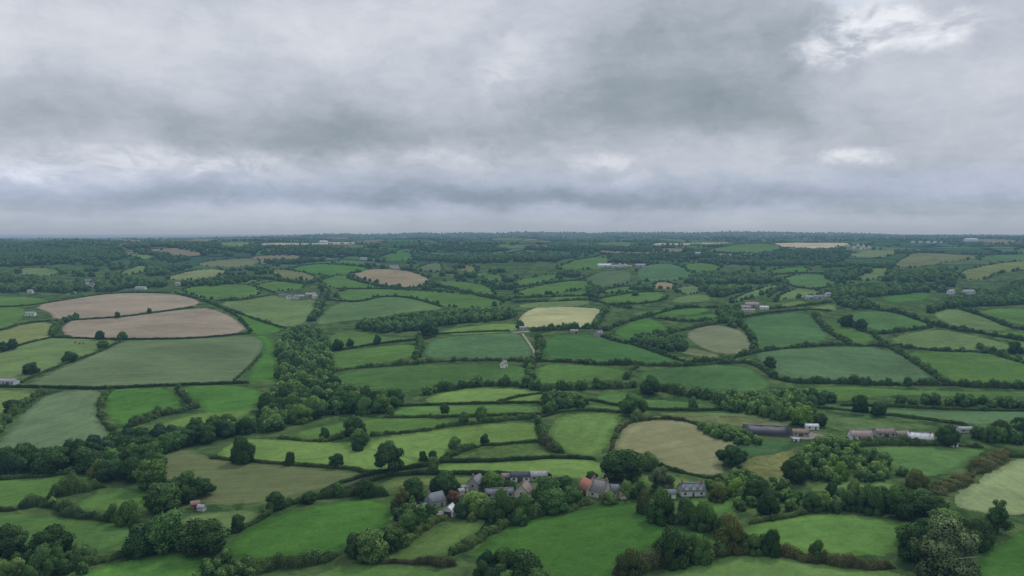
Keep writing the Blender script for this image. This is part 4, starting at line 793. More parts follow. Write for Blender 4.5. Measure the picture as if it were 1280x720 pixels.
# buildings: (label, category, px, py of the foot, length m, depth m, eaves m, roof rise m, yaw deg, wall, roof, options)
BL = [
 ('grey slate roofed house half hidden by poplars in the village', 'house', 543,634,8,6.5,3.4,3.2,35,'grey','slate','c'),
 ('small barn with a white gable roof and dark open front', 'barn', 562,645,5.5,5.5,2.4,2.2,70,'white','whiteroof','o'),
 ('tall slate roofed house beside the lane', 'house', 595,614,7,6.5,4.2,3.4,60,'stone','slate','c'),
 ('small flat pale shed left of the tall slate roofed house', 'shed', 581,614,4,3,2.2,0.5,5,'white','pale',''),
 ('cream shed behind the copper beech', 'shed', 576,619,3,3,2.2,1,30,'cream','pale',''),
 ('low green roofed house behind the cypress trees', 'house', 525,645,7,5,2.8,2.2,40,'stone','green','c'),
 ('long barn with a solar panelled roof behind the village', 'barn', 650,602,10,5,2.8,1.9,2,'white','solar','w'),
 ('plain grey roofed barn joined to the solar barn', 'barn', 673,601,9,5,2.8,1.9,2,'stone','pale','w'),
 ('long dark roofed outbuilding behind the big village trees', 'barn', 624,622,14,5,2.4,1.8,8,'stone','slate','w'),
 ('house with cream gable, brown roof and tall chimney', 'house', 655,622,8,7,3.2,3.6,68,'cream','brown','c'),
 ('low stone barn with a beige roof beside the lane', 'barn', 634,601,6,4,2.2,1.5,5,'stone','brown',''),
 ('barn with an orange tiled roof and cream end gable', 'barn', 736,619,7.5,7,3.4,4.2,-62,'cream','orange',''),
 ('large house with steep grey brown roof and chimney', 'house', 751,622,8.5,8,3.4,5.0,-35,'cream','thatch','c'),
 ('slate roofed wing right of the steep roofed house', 'house', 765,620,7,5.5,3.0,2.4,-8,'stone','slate','w'),
 ('white dormer cottage with a blue slate roof', 'house', 866,620,12,6.5,3.0,3.0,3,'white','slate','cd'),
 ('cream sunlit extension left of the dormer cottage', 'shed', 838,623,5.5,4.5,2.6,1.4,-4,'creamlit','slate','w'),
 ('small stone garden shed right of the steep roofed house', 'shed', 779,624,3,3,2.2,1.2,10,'cream','brown',''),
 ('red shed at the edge of the olive field', 'shed', 243,636,4,3.5,2.4,1.2,20,'red','rust',''),
 ('small pale tin shed beside the red shed', 'shed', 251,639,3.2,2.6,2.0,0.9,-15,'pale','pale',''),
 ('long low barn with dark blue grey sagging roof', 'barn', 962,544,27,18,2.0,3.2,-9,'darkw','black',''),
 ('white roofed shed right of the long low barn', 'shed', 1016,537,8,5,2.4,1.2,-6,'white','whiteroof',''),
 ('rusty tin barn right of the long low barn', 'barn', 1002,545,10,7,2.4,1.6,-9,'stone','rust','w'),
 ('small white tin shed below the rusty barn', 'shed', 996,552,3.5,2.5,1.8,0.7,-25,'white','whiteroof',''),
 ('bungalow with faded pink tiled roof', 'house', 1078,550,13,8,2.8,2.9,-6,'white','pink','w'),
 ('old barn with mossy brown roof behind the dark hedge', 'barn', 1108,546,12,8,2.6,2.2,-3,'stone','brown',''),
 ('collapsed brown roofed barn beside the mossy barn', 'barn', 1131,547,10,7,2.2,1.6,4,'stone','brown',''),
 ('bungalow with pale grey white hipped roof', 'house', 1153,553,14,8,2.6,2.9,-18,'white','whiteroof','c'),
 ('long pale grey shed at the right above the wood', 'shed', 1208,541,9,5,2.4,1.2,0,'pale','pale',''),
 ('small white garden shed below the dark tree', 'shed', 1194,559,3.5,3,2.0,0.9,0,'white','pale',''),
 ('small lone white stone cottage in the long dark hedge', 'cottage', 630,460,5.5,5,4.4,2.6,60,'creamlit','slate','c'),
 ('pale roofed shed by the top of the farm track', 'shed', 654,412,9,6,2.6,1.2,0,'pale','pale','w'),
 ('barn with pink roof below the hay field', 'barn', 718,417,9,6,2.8,2,0,'stone','pink','w'),
 ('stone house at the right end below the hay field', 'house', 749,421,9,8,4,3,40,'stone','slate','c'),
 ('pink roofed barn, the left of the hillside farm', 'barn', 932,387,16,10,3.4,2.6,-8,'stone','pink','w'),
 ('large pink roofed barn at the middle of the hillside farm', 'barn', 941,384,20,12,4,3.4,-8,'stone','pink','w'),
 ('long cream roofed shed in front of the hillside farm', 'shed', 936,390,18,8,3,1.4,-8,'cream','pale','w'),
 ('white shed right of the hillside farm', 'shed', 956,387,12,8,3.6,1.8,-8,'white','whiteroof','w'),
 ('grey roofed barn of the upper right farm', 'barn', 1014,374,16,10,3.4,2.4,0,'pale','pale','w'),
 ('second grey roofed barn of the upper right farm', 'barn', 1024,374,16,10,3.4,2.8,5,'pale','slate','w'),
 ('white house right of the upper right farm', 'house', 1036,371,9,7,4.5,2.6,5,'white','pale','c'),
 ('long white roofed barn, the left of the far ridge farm', 'barn', 756,334,33,18,5,4,0,'white','whiteroof','w'),
 ('grey barn second in the far ridge farm', 'barn', 769,335,20,12,4,4,0,'pale','pale','w'),
 ('white gabled house in the middle of the far ridge farm', 'house', 775,334,12,10,6,5,80,'white','slate','w'),
 ('white barn right of the gabled house of the far ridge farm', 'barn', 781,334,18,12,5,4,70,'white','pink','w'),
 ('low pink roofed barn of the far ridge farm', 'barn', 786,335,16,10,4,3,0,'stone','pink','w'),
 ('grey roofed barn among trees right of the far ridge farm', 'barn', 801,334,24,12,5,4,-10,'pale','pale','w'),
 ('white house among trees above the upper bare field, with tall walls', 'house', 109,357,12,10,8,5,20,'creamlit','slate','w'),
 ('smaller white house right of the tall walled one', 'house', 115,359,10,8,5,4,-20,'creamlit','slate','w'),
 ('white bungalow above the upper bare field', 'house', 175,362,18,9,3.4,2.6,0,'white','pale','w'),
 ('pale house left of the woods behind the bare fields', 'house', 222,357,9,7,4,3,0,'cream','pale','w'),
 ('white cottage left of the upper bare field', 'cottage', 37,395,12,7,3.6,2.4,5,'white','pale','w'),
 ('pale house among the far park trees', 'house', 37,367,9,7,4,3,0,'cream','pale',''),
 ('white farmhouse above the buff hill field', 'house', 495,336,13,10,6,4,20,'creamlit','slate','w'),
 ('small pale shed left of the white farmhouse', 'shed', 489,335,7,6,4,2,0,'white','pale',''),
 ('white barn on the left hand ridge skyline', 'barn', 404,303.5,36,18,6,5,0,'white','whiteroof',''),
 ('white house in the far centre woods', 'house', 454,325,20,10,5,3,0,'white','pale',''),
 ('grey barn at the left edge beside the level hedge', 'barn', 8,481,14,8,3,1.6,-5,'pale','pale','w'),
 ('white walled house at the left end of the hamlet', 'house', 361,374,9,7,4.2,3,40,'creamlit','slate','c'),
 ('slate roofed house second in the hamlet', 'house', 353,372,12,7,3.6,2.8,0,'stone','slate','w'),
 ('white gabled house in the middle of the hamlet', 'house', 369,374,9,8,4.2,3.4,70,'cream','slate','c'),
 ('grey house right of the middle of the hamlet', 'house', 376,373,10,7,3.6,2.8,15,'stone','pale','w'),
 ('large pinkish grey barn at the right of the hamlet', 'barn', 388,371,18,12,4,3.2,0,'stone','pinkgrey','w'),
 ('small white house below the large hamlet barn', 'house', 393,373,8,7,3.6,2.6,30,'creamlit','pale','w'),
 ('white cottage left in the right hand wood', 'cottage', 1190,368,12,9,5,4,20,'white','pale','w'),
 ('pair of white cottages right in the wood', 'cottage', 1212,368,20,9,5,3.6,0,'white','pale','w'),
 ('pale house at the foot of the striped skyline field', 'house', 872,318,26,12,4,4,30,'pale','pale',''),
 ('dazzling white shed on the right hand skyline', 'shed', 1215,302,60,26,12,5,0,'white','whiteroof',''),
]
for k, (x, y, w) in enumerate([(1068,311,12),(1073,309,10),(1080,310,14),(1082,312,12),(1087,311,10),(1061,309,9),(1077,312,9)]):
    BL.append((['yellowish white house at the left of the skyline hamlet', 'pale house behind the left end of the skyline hamlet', 'broad yellowish house in the middle of the skyline hamlet',
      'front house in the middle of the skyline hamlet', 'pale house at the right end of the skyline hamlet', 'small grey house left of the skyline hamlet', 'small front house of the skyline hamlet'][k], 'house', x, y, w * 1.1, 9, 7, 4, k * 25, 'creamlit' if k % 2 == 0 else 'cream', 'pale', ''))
for k, x in enumerate([1142, 1151, 1161, 1169, 1177]):
    BL.append((['leftmost of five white houses in a row on the right ridge', 'second from left of five white houses on the right ridge', 'middle one of five white houses on the right ridge',
      'fourth from left of five white houses on the right ridge', 'rightmost of five white houses in a row on the right ridge'][k], 'house', x, 304.3, 15, 10, 7, 4, k * 13, 'white' if k in (2, 3) else 'cream', 'pale', ''))
# ------------------------------------------------------------------ ground: one sheet in a fan of fine cells, split into fields
us = np.concatenate([np.linspace(-1.9, -0.72, 60, endpoint=False), np.linspace(-0.72, 0.72, 1250), np.linspace(0.72, 1.9, 61)[1:]])
ys = [60.0]
while ys[-1] < 14000:
    y = ys[-1]
    ys.append(y + (12 if y < 240 else 1.2 if y < 480 else 2.4 if y < 800 else 4 if y < 1400 else 6 if y < 3200 else 12 if y < 4500 else 60))
ys = np.array(ys + [17000, 22000, 30000, 45000, 70000], float)
U, Y = np.meshgrid(us, ys)
X = U * Y; Z = height(X, Y)
ny, nx = X.shape
GV = np.stack([X, Y, Z], -1).reshape(-1, 3)
idx = np.arange(ny * nx).reshape(ny, nx)
GF = np.stack([idx[:-1, :-1], idx[:-1, 1:], idx[1:, 1:], idx[1:, :-1]], -1).reshape(-1, 4)
fcx = ((U[:-1, :-1] + U[1:, 1:]) / 2); fcy = (Y[:-1, :-1] + Y[1:, 1:]) / 2
FX = (fcx * fcy).ravel(); FY = fcy.ravel()
def smooth_line(pts, it=2, closed=False):
    P_ = [np.array(p, float) for p in pts]
    for _ in range(it):
        Q = []; n = len(P_)
        if not closed: Q.append(P_[0])
        for i in range(n if closed else n - 1):
            a, b = P_[i], P_[(i + 1) % n]
            if closed or 0 < i: Q.append(a * 0.75 + b * 0.25)
            if closed or i < n - 2: Q.append(a * 0.25 + b * 0.75)
        if not closed: Q.append(P_[-1])
        P_ = Q
    return np.array(P_)
def ground_pts(pl, closed=False, it=1):
    P_ = smooth_line(pl, it, closed)
    return np.array([at(a, b)[:2] for a, b in P_])
def inside(poly, x, y):
    r = np.zeros(x.shape, bool); n = len(poly); j = n - 1
    for i in range(n):
        xi, yi = poly[i]; xj, yj = poly[j]
        if yi != yj:
            c = ((yi > y) != (yj > y)) & (x < (xj - xi) * (y - yi) / (yj - yi) + xi); r ^= c
        j = i
    return r
wq = np.stack([FX / 7.0, FY / 7.0, FX * 0], 1)
FXW = FX + noise3(wq, 31) * 1.3 + noise3(wq * 4, 33) * 0.5; FYW = FY + noise3(wq, 32) * 1.6 + noise3(wq * 4, 34) * 0.6
fid = np.full(len(FX), -1, np.int32)
FP = []
for k, (lab, mt, col, ang, pl) in enumerate(FIELDS):
    g = ground_pts(pl, True, 1); FP.append(g)
    bb = (FX > g[:, 0].min()) & (FX < g[:, 0].max()) & (FY > g[:, 1].min()) & (FY < g[:, 1].max())
    ii = np.nonzero(bb)[0]
    if len(ii): ins = inside(g, FXW[ii], FYW[ii]); fid[ii[ins]] = k
MATS = {'P': M_PAST, 'C': M_CROP, 'K': M_ROUGH}
def sub_mesh(name, faces, mat):
    f = GF[faces]; uq, inv = np.unique(f, return_inverse=True)
    return mesh_np(name, GV[uq], inv.reshape(-1, 4), True, [mat])
base = link('ground', sub_mesh('ground', np.nonzero(fid < 0)[0], M_FAR)); tag(base, 'rough grass and distant farmland of the rolling countryside', kind='structure'); base.color = (1, 1, 1, 1)
for k, (lab, mt, col, ang, pl) in enumerate(FIELDS):
    fs = np.nonzero(fid == k)[0]
    if not len(fs): print('EMPTY FIELD', lab); continue
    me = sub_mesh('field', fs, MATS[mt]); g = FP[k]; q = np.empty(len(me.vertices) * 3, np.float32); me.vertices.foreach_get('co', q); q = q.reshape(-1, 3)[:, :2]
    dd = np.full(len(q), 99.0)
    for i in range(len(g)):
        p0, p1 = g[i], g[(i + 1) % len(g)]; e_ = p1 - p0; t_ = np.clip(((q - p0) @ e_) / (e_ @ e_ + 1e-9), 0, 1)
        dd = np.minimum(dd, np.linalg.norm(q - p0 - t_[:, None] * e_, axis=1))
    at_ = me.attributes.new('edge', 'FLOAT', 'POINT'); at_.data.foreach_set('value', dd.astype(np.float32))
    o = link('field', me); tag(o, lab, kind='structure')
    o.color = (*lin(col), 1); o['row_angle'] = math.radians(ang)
# the pale farm track, the yards and the sunken lane: strips 6 cm over the grass
def strip(name, label, pl, w, mat):
    g = ground_pts(pl, it=2); V = []; pts = []
    for a, b in zip(g[:-1], g[1:]):
        n = max(1, int(np.linalg.norm(b - a) / 4)); pts += [a + (b - a) * i / n for i in range(n)]
    pts.append(g[-1]); pts = np.array(pts); T = np.gradient(pts, axis=0); T /= np.linalg.norm(T, axis=1)[:, None]; Nn = np.stack([-T[:, 1], T[:, 0]], 1)
    rr = np.random.default_rng(len(pts))
    for s in (-1, -0.33, 0.33, 1):
        q = pts + Nn * (s * w / 2 * (1 + 0.15 * rr.normal(size=len(pts)))[:, None]); V.append(np.column_stack([q, height(q[:, 0], q[:, 1]) + 0.10]))
    V = np.concatenate(V); m = len(pts); F = [(r_ * m + i, (r_ + 1) * m + i, (r_ + 1) * m + i + 1, r_ * m + i + 1) for r_ in range(3) for i in range(m - 1)]
    F = [f[::-1] for f in F]
    o = link(name, mesh_np(name, V, F, True, [mat])); tag(o, label, kind='structure'); return o
M_TRACK = simple('track_gravel', (0.34, 0.31, 0.25), 0.9, 0.3, 0.3, 0.1)
M_LANE = simple('lane_tarmac', (0.07, 0.075, 0.07), 0.9, 0.3, 0.3, 0.1)
M_YARD = simple('yard_concrete', (0.25, 0.23, 0.2), 0.9, 0.3, 0.2, 0.1)
strip('farm_track', 'pale gravel track running down from the farmyard below the hay field', [(653,417),(658,424),(664,433),(668,440),(669,449)], 2.2, M_TRACK)
strip('lane', 'narrow tarmac lane sunk between two clipped hedges', [(408,619),(450,600),(490,590),(520,587.5),(600,585.5)][:3] + [(500,590.5)], 2.6, M_LANE)
strip('farmyard', 'concrete yard at the top of the gravel track', [(640,416),(650,415),(662,414)], 10, M_YARD)
strip('farmyard', 'stony yard round the long low barn', [(930,534),(960,538),(1000,548),(1020,542)], 12, M_YARD)
strip('farmyard', 'grey yard beside the white gabled barn', [(545,640),(553,643),(560,644)], 6, M_YARD)

# ------------------------------------------------------------------ buildings
WALL = {'white': (0.72, 0.72, 0.70), 'cream': (0.62, 0.58, 0.46), 'creamlit': (0.80, 0.76, 0.62), 'stone': (0.40, 0.37, 0.32), 'grey': (0.36, 0.36, 0.36), 'pale': (0.52, 0.53, 0.52),  # creamlit is cream with sunlight painted into its colour
        'red': (0.36, 0.12, 0.09), 'darkw': (0.12, 0.12, 0.12)}
ROOF = {'slate': (0.19, 0.205, 0.23), 'whiteroof': (0.70, 0.72, 0.74), 'pale': (0.36, 0.37, 0.38), 'green': (0.16, 0.21, 0.19), 'solar': (0.05, 0.06, 0.085), 'brown': (0.24, 0.20, 0.165),
        'orange': (0.40, 0.17, 0.12), 'thatch': (0.23, 0.215, 0.20), 'rust': (0.30, 0.19, 0.15), 'black': (0.035, 0.042, 0.062), 'pink': (0.36, 0.28, 0.26), 'pinkgrey': (0.40, 0.34, 0.34)}
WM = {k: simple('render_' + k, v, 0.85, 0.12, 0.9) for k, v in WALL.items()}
def roof_mat(k, v):
    m, N = new_mat('roofing_' + k)
    tc = N.n('ShaderNodeTexCoord').outputs['Object']
    w = N.n('ShaderNodeTexWave', wave_type='BANDS', bands_direction='X', i={'Scale': 0.9, 'Distortion': 0.8}); N.l(tc, w.inputs['Vector'])
    st = N.n('ShaderNodeMapping'); st.inputs['Scale'].default_value = (1.4, 0.35, 0.35); N.l(tc, st.inputs[0])
    n = N.noise(st.outputs[0], 0.9, 5, 0.7)
    f = N.math('MULTIPLY', N.ramp(n, 0.3, 0.7, 0.68, 1.3), N.ramp(w.outputs['Fac'], 0, 1, 0.88, 1.06))
    cc = N.n('ShaderNodeCombineColor'); [N.l(f, cc.inputs[q]) for q in range(3)]
    c = N.mix(1.0, tuple(v), cc.outputs[0], 'MULTIPLY')
    p = N.n('ShaderNodeBsdfPrincipled', i={'Roughness': 0.55 if k in ('solar', 'black') else 0.75, 'Specular IOR Level': 0.35}); N.l(c, p.inputs['Base Color'])
    finish(N, p.outputs[0]); return m
RM = {k: roof_mat(k, v) for k, v in ROOF.items()}
M_GLASS = simple('window_glass', (0.03, 0.035, 0.045), 0.15, 0.1, 1, 0.5)
M_DOOR = simple('door_and_shade_paint', (0.10, 0.09, 0.08), 0.6)
M_BRICK = simple('chimney_brick', (0.30, 0.18, 0.13), 0.9)
M_FRAME = simple('window_frame_paint', (0.7, 0.7, 0.68), 0.6, 0.1)
def boxv(x0, x1, y0, y1, z0, z1):
    V = [(x, y, z) for z in (z0, z1) for x, y in ((x0, y0), (x1, y0), (x1, y1), (x0, y1))]
    return V, [(0, 3, 2, 1), (4, 5, 6, 7), (0, 1, 5, 4), (1, 2, 6, 5), (2, 3, 7, 6), (3, 0, 4, 7)]
def boxes(name, bs, mat, parent):
    V, F = [], []
    for b in bs:
        v, f = boxv(*b); o_ = len(V); V += v; F += [tuple(i + o_ for i in q) for q in f]
    return link(name, mesh_np(name, V, F, False, [mat]), parent)
BPIX = []
def building(label, cat, px, py, L, D, E, RZ, yaw, wall, roof, opt):
    g = at(px, py); rnd = random.Random(int(px * 7 + py))
    # the foot pixel is the near wall: set the centre a little farther back
    cx, cy = g.x, g.y + D * 0.4
    x4 = [(cx + a * L / 2, cy + b * D / 2) for a in (-1, 1) for b in (-1, 1)]
    zb = float(height(np.array([p[0] for p in x4]), np.array([p[1] for p in x4])).min())
    kind = {'house': 'house', 'cottage': 'cottage', 'barn': 'barn', 'shed': 'shed'}[cat]
    r = link(kind, None); r.location = (cx, cy, zb); r.rotation_euler.z = math.radians(yaw); tag(r, label, cat)
    l, d = L / 2, D / 2
    zz = -1.0
    # walls with their gables, as one shell
    V = [(-l, -d, zz), (l, -d, zz), (l, d, zz), (-l, d, zz), (-l, -d, E), (l, -d, E), (l, d, E), (-l, d, E), (-l, 0, E + RZ * 0.97), (l, 0, E + RZ * 0.97)]
    F = [(0, 1, 5, 4), (2, 3, 7, 6)]
    me = bpy.data.meshes.new('wall')
    if 'o' in opt:
        faces = [(0, 1, 5, 4), (2, 3, 7, 6), (1, 2, 6, 9, 5)]
        i0 = len(V); a = d * 0.66; h1 = E * 0.92
        V += [(-l, -a, zz), (-l, a, zz), (-l, -a, h1), (-l, a, h1)]
        faces += [(0, 4, i0 + 2, i0), (4, 8, i0 + 2), (8, i0 + 3, i0 + 2), (8, 7, i0 + 3), (7, 3, i0 + 1, i0 + 3)]
    else: faces = [(0, 1, 5, 4), (2, 3, 7, 6), (1, 2, 6, 9, 5), (3, 0, 4, 8, 7)]
    me.from_pydata(V, [], faces); me.update(); me.materials.append(WM[wall]); link('wall', me, r)
    if 'o' in opt: boxes('door_or_shade_panel', [(-l + 0.6, -l + 0.7, -d * 0.64, d * 0.64, 0, E * 0.9)], M_DOOR, r)  # dark panel painted as the shade inside the open front, not a door leaf
    # roof: two slabs with eaves and a slightly sagging ridge
    ov, t = 0.35, 0.16; n = 9; RV = []; RF = []
    slope = RZ / d
    sag = 0.03 * RZ + (0.35 if roof == 'black' else 0)
    for i in range(n):
        x = -l - ov + (L + 2 * ov) * i / (n - 1); dz = -sag * math.sin(math.pi * i / (n - 1)) + rnd.uniform(-1, 1) * (0.3 if roof == 'black' else 0.02)
        for yy, z_ in ((-d - ov, E - ov * slope), (0, E + RZ), (d + ov, E - ov * slope)):
            RV += [(x, yy, z_ + t + (dz if yy == 0 else dz * 0.3)), (x, yy, z_ + (dz if yy == 0 else dz * 0.3))]
    for i in range(n - 1):
        a = i * 6; b = a + 6
        RF += [(a, b, b + 2, a + 2), (a + 2, b + 2, b + 4, a + 4), (a + 1, a + 3, b + 3, b + 1), (a + 3, a + 5, b + 5, b + 3), (a, a + 1, b + 1, b), (a + 4, b + 4, b + 5, a + 5)]
    for a in (0, (n - 1) * 6): RF += [(a, a + 2, a + 3, a + 1), (a + 2, a + 4, a + 5, a + 3)]
    ro = link('roof', mesh_np('roof', RV, RF, False, [RM[roof]]), r)
    if 'c' in opt:
        cxs = [-l * 0.82] + ([l * 0.82] if L > 8 else [])
        for c0 in cxs: boxes('chimney', [(c0 - 0.45, c0 + 0.45, -0.4, 0.4, E + RZ - 0.9, E + RZ + 1.25), (c0 - 0.3, c0 - 0.02, -0.14, 0.14, E + RZ + 1.25, E + RZ + 1.6), (c0 + 0.05, c0 + 0.32, -0.14, 0.14, E + RZ + 1.25, E + RZ + 1.6)], M_BRICK, ro)
    if roof in ('whiteroof', 'black') or L * D > 60:
        boxes('ridge_cap', [(-l - 0.36, l + 0.36, -0.18, 0.18, E + RZ + t - sag * 0.9 - 0.05, E + RZ + t + 0.06)], RM['pale'], ro)
    if 'd' in opt:
        for c0 in (-l * 0.55, l * 0.05, l * 0.62):
            w_ = 0.9; z0, z1 = E + 0.1, E + 1.5
            me = bpy.data.meshes.new('dormer'); yy = -d + 0.25
            me.from_pydata([(c0 - w_, yy, z0), (c0 + w_, yy, z0), (c0 + w_, yy, z1), (c0, yy, z1 + .8), (c0 - w_, yy, z1), (c0 + w_, 0, z1), (c0, 0, z1 + .8), (c0 - w_, 0, z1)], [],
                           [(0, 1, 2, 3, 4), (1, 5, 2), (0, 4, 7)]); me.materials.append(WM['white']); dm = link('dormer', me, ro)
            me = bpy.data.meshes.new('dormer_roof')
            me.from_pydata([(c0 - w_ - .2, yy - .2, z1 - .1), (c0, yy - .2, z1 + .9), (c0 + w_ + .2, yy - .2, z1 - .1), (c0 - w_ - .2, 0, z1 - .1), (c0, 0, z1 + .9), (c0 + w_ + .2, 0, z1 - .1)], [], [(0, 1, 4, 3), (1, 2, 5, 4)])
            me.materials.append(RM['slate']); link('dormer_roof', me, ro)
    if 'o' not in opt and L > 3.4:
        nw = max(1, int(L / 3.2)); dk = nw // 2
        for i in range(nw):
            c0 = -l + L * (i + 0.5) / nw
            if i == dk: boxes('door_or_shade_panel', [(c0 - 0.5, c0 + 0.5, -d - 0.05, -d + 0.02, 0, min(2.1, E * 0.85))] if cat != 'barn' else [(c0 - 1.4, c0 + 1.4, -d - 0.05, -d + 0.02, 0, E * 0.82)], M_DOOR, r); continue
            for zl in ([1.0] if E < 4 else [0.9, 3.0]):
                if zl + 1.1 > E: continue
                wn = boxes('window', [(c0 - 0.55, c0 + 0.55, -d - 0.04, -d + 0.02, zl, zl + 1.1)], M_GLASS, r)
                boxes('sill', [(c0 - 0.65, c0 + 0.65, -d - 0.12, -d - 0.045, zl - 0.1, zl - 0.01)], M_FRAME, wn)
        if RZ > 2.2: boxes('window', [(-l - 0.04, -l + 0.02, -0.5, 0.5, E * 0.55, E * 0.55 + 1.1)], M_GLASS, r)
    w_px = (L * abs(math.cos(math.radians(yaw))) + D * abs(math.sin(math.radians(yaw)))) * FPX / cy
    BPIX.append((px, py, w_px, (E + RZ) * FPX / cy, cx, cy, max(L, D) / 2 + 2))
for b in BL: building(*b)
for px, py in ((520, 664), (528, 659.5), (533.5, 659), (541.5, 654)):
    g = at(px, py); BPIX.append((px, py, 9, 5, g.x, g.y + 0.5, 3.5))
# the solar panels on their roof
def hide_building(t):
    """would this tree stand inside or in front of a building?"""
    wpx = t['w'] * FPX / t['y'] / 2; hpx = t['h'] * FPX / t['y']
    for bx, by, bw, bh, cx, cy, rr in BPIX:
        if math.hypot(t['x'] - cx, t['y'] - cy) < rr: return True
        if t['y'] < cy and abs(t['px'] - bx) < bw / 3 + wpx * 0.45 and t['py'] - hpx < by - bh * 0.3 and t['py'] >= by - 1: return True
    return False
# ------------------------------------------------------------------ trees
for lab, px, py, w, hr, kind, col in FT:
    g = at(px, py); sc = g.y / FPX; W = w * sc * 1.12
    add_tree(g.x, g.y + W * 0.15, W * hr * 1.08 / (0.97 if kind != 'bush' else 0.85), W * {'round': 1.0, 'spread': 0.93, 'tall': 1.0, 'bush': 0.85, 'loose': 1.0}[kind], kind, col, None, lab, feat=True)
feat_pix = [(t['px'], t['py'], t['w'] * FPX / t['y'], t['x'], t['y'], t['w']) for t in TREES]
def try_tree(x, y, h, w, kind, col, place, clear=0.55):
    for f in feat_pix:
        if math.hypot(x - f[3], y - f[4]) < f[5] * clear: return
    add_tree(x, y, h, w, kind, col, place)
    if hide_building(TREES[-1]): TREES.pop()
WP = []
FPX_POLY = [smooth_line(f[4], 1, True) for f in FIELDS]
def over_field(x, y, z, h):
    px_, py_ = pix(x, y, z + h); r = np.zeros(len(x), bool)
    for q in FPX_POLY:
        if q[:, 1].mean() > 430: continue
        bb = (px_ > q[:, 0].min()) & (px_ < q[:, 0].max()) & (py_ > q[:, 1].min()) & (py_ < q[:, 1].max()); ii = np.nonzero(bb)[0]
        if len(ii): r[ii] |= inside(q, px_[ii], py_[ii])
    return r
for ph, th, sp, cols, pl in WOODS:
    g = ground_pts(pl, True, 1); WP.append(g)
    x0, y0 = g.min(0); x1, y1 = g.max(0)
    sy = sp * 1.0; nxg, nyg = int((x1 - x0) / sp) + 1, int((y1 - y0) / sy) + 1
    gx, gy = np.meshgrid(np.arange(nxg) * sp + x0, np.arange(nyg) * sy + y0)
    gx = (gx + (np.arange(nyg) % 2)[:, None] * sp / 2 + RNG.uniform(-0.38, 0.38, gx.shape) * sp).ravel(); gy = (gy + RNG.uniform(-0.38, 0.38, gy.shape) * sy).ravel()
    ok = inside(g, gx, gy); gz = height(gx, gy)
    ppx, ppy = pix(gx, gy, gz + th * (0.78 if ph in ('valley wood', 'mid wood') or g[:, 1].mean() > 1100 else 0.15))
    ok &= inside(smooth_line(pl, 1, True), ppx, ppy + 0.5) | (gy < 480)
    if g[:, 1].mean() > 1300: ok &= ~over_field(gx, gy, gz, th * 0.7)
    far_w = g[:, 1].mean() > 1550
    if far_w: ok &= (noise3(np.stack([gx / 120, gy / 75, gx * 0], 1), 21) + 0.5 * noise3(np.stack([gx / 40, gy / 30, gx * 0], 1), 22)) > (-0.05 if 'right hand' in ph or 'ridge' in ph or 'oak' in ph or 'park' in ph else -0.25)
    for x, y in zip(gx[ok], gy[ok]):
        s = random.uniform(0.72, 1.22); h = th * s * random.uniform(0.85, 1.1); col = random.choice(cols)
        kind = random.choice(['round', 'round', 'spread', 'bush']) if th > 8 else random.choice(['bush', 'bush', 'round'])
        try_tree(x, y, h, th * s * random.uniform(0.85, 1.2) if kind != 'bush' else th * s * 1.0, kind, col, 'in the ' + ph)
HG = []
for ph, st, hh, hw, dens, th, pl in HEDGES:
    g = ground_pts(pl, False, 2); HG.append(g)
    if dens:
        seg = np.linalg.norm(np.diff(g, axis=0), axis=1); tot = seg.sum(); cum = np.concatenate([[0], np.cumsum(seg)])
        # count by the length the photograph shows across the view, so lines running away do not get overcrowded
        if g[:, 1].mean() < 520 and st != 'c': dens = dens * 1.7
        elif st != 'c': dens = dens * 1.35
        n = int(tot * dens / 100 + random.random())
        if n == 0: continue
        pos = (np.arange(n) + RNG.uniform(0.1, 0.9, n)) / n * tot
        for s in pos:
            x = np.interp(s, cum, g[:, 0]) + random.uniform(-1, 1); y = np.interp(s, cum, g[:, 1]) + random.uniform(-1, 1)
            f = random.choice([0.55, 0.7, 0.85, 1.0, 1.15]); kind = random.choice(['round', 'bush', 'bush', 'spread']) if th < 8 else random.choice(['round', 'round', 'bush', 'spread'])
            col = random.choice({'b': ['autumn', 'mid', 'gold', 'dark', 'light']}.get(st, ['dark', 'mid', 'mid', 'dark', 'light']))
            try_tree(x, y, th * f, th * f * random.uniform(0.85, 1.25), kind, col, 'in the hedge ' + ph, 0.4)
# trees scattered over the far country, in rows and clumps
def in_any(polys, x, y):
    r = np.zeros(len(x), bool)
    for g in polys:
        bb = (x > g[:, 0].min()) & (x < g[:, 0].max()) & (y > g[:, 1].min()) & (y < g[:, 1].max()); ii = np.nonzero(bb)[0]
        if len(ii): r[ii] |= inside(g, x[ii], y[ii])
    return r
FAR = []
def scatter_far(n, y0, y1, sx, thr):
    y = y0 + (y1 - y0) * RNG.uniform(0, 1, n) ** 1.1; x = RNG.uniform(-0.78, 0.78, n) * y
    q = np.stack([x / 230, y / 150, np.zeros(n)], 1)
    m = noise3(q, 5) + 0.6 * noise3(q * 3.1, 8)
    ok = (m > thr) & ~in_any(FP, x, y)
    x, y = x[ok], y[ok]; ok = ~over_field(x, y, height(x, y), 9.0)
    return x[ok], y[ok]
for n, y0, y1, thr in ((9000, 1450, 3000, 0.42), (20000, 2700, 6500, 0.38), (10000, 6500, 11500, -0.2)):
    x, y = scatter_far(n, y0, y1, 1, thr)
    for a, b in zip(x, y):
        s = random.uniform(0.7, 1.25) * (1 if b < 6500 else 1.35); FAR.append((a, b, 11 * s, 12 * s * random.uniform(0.9, 1.4)))
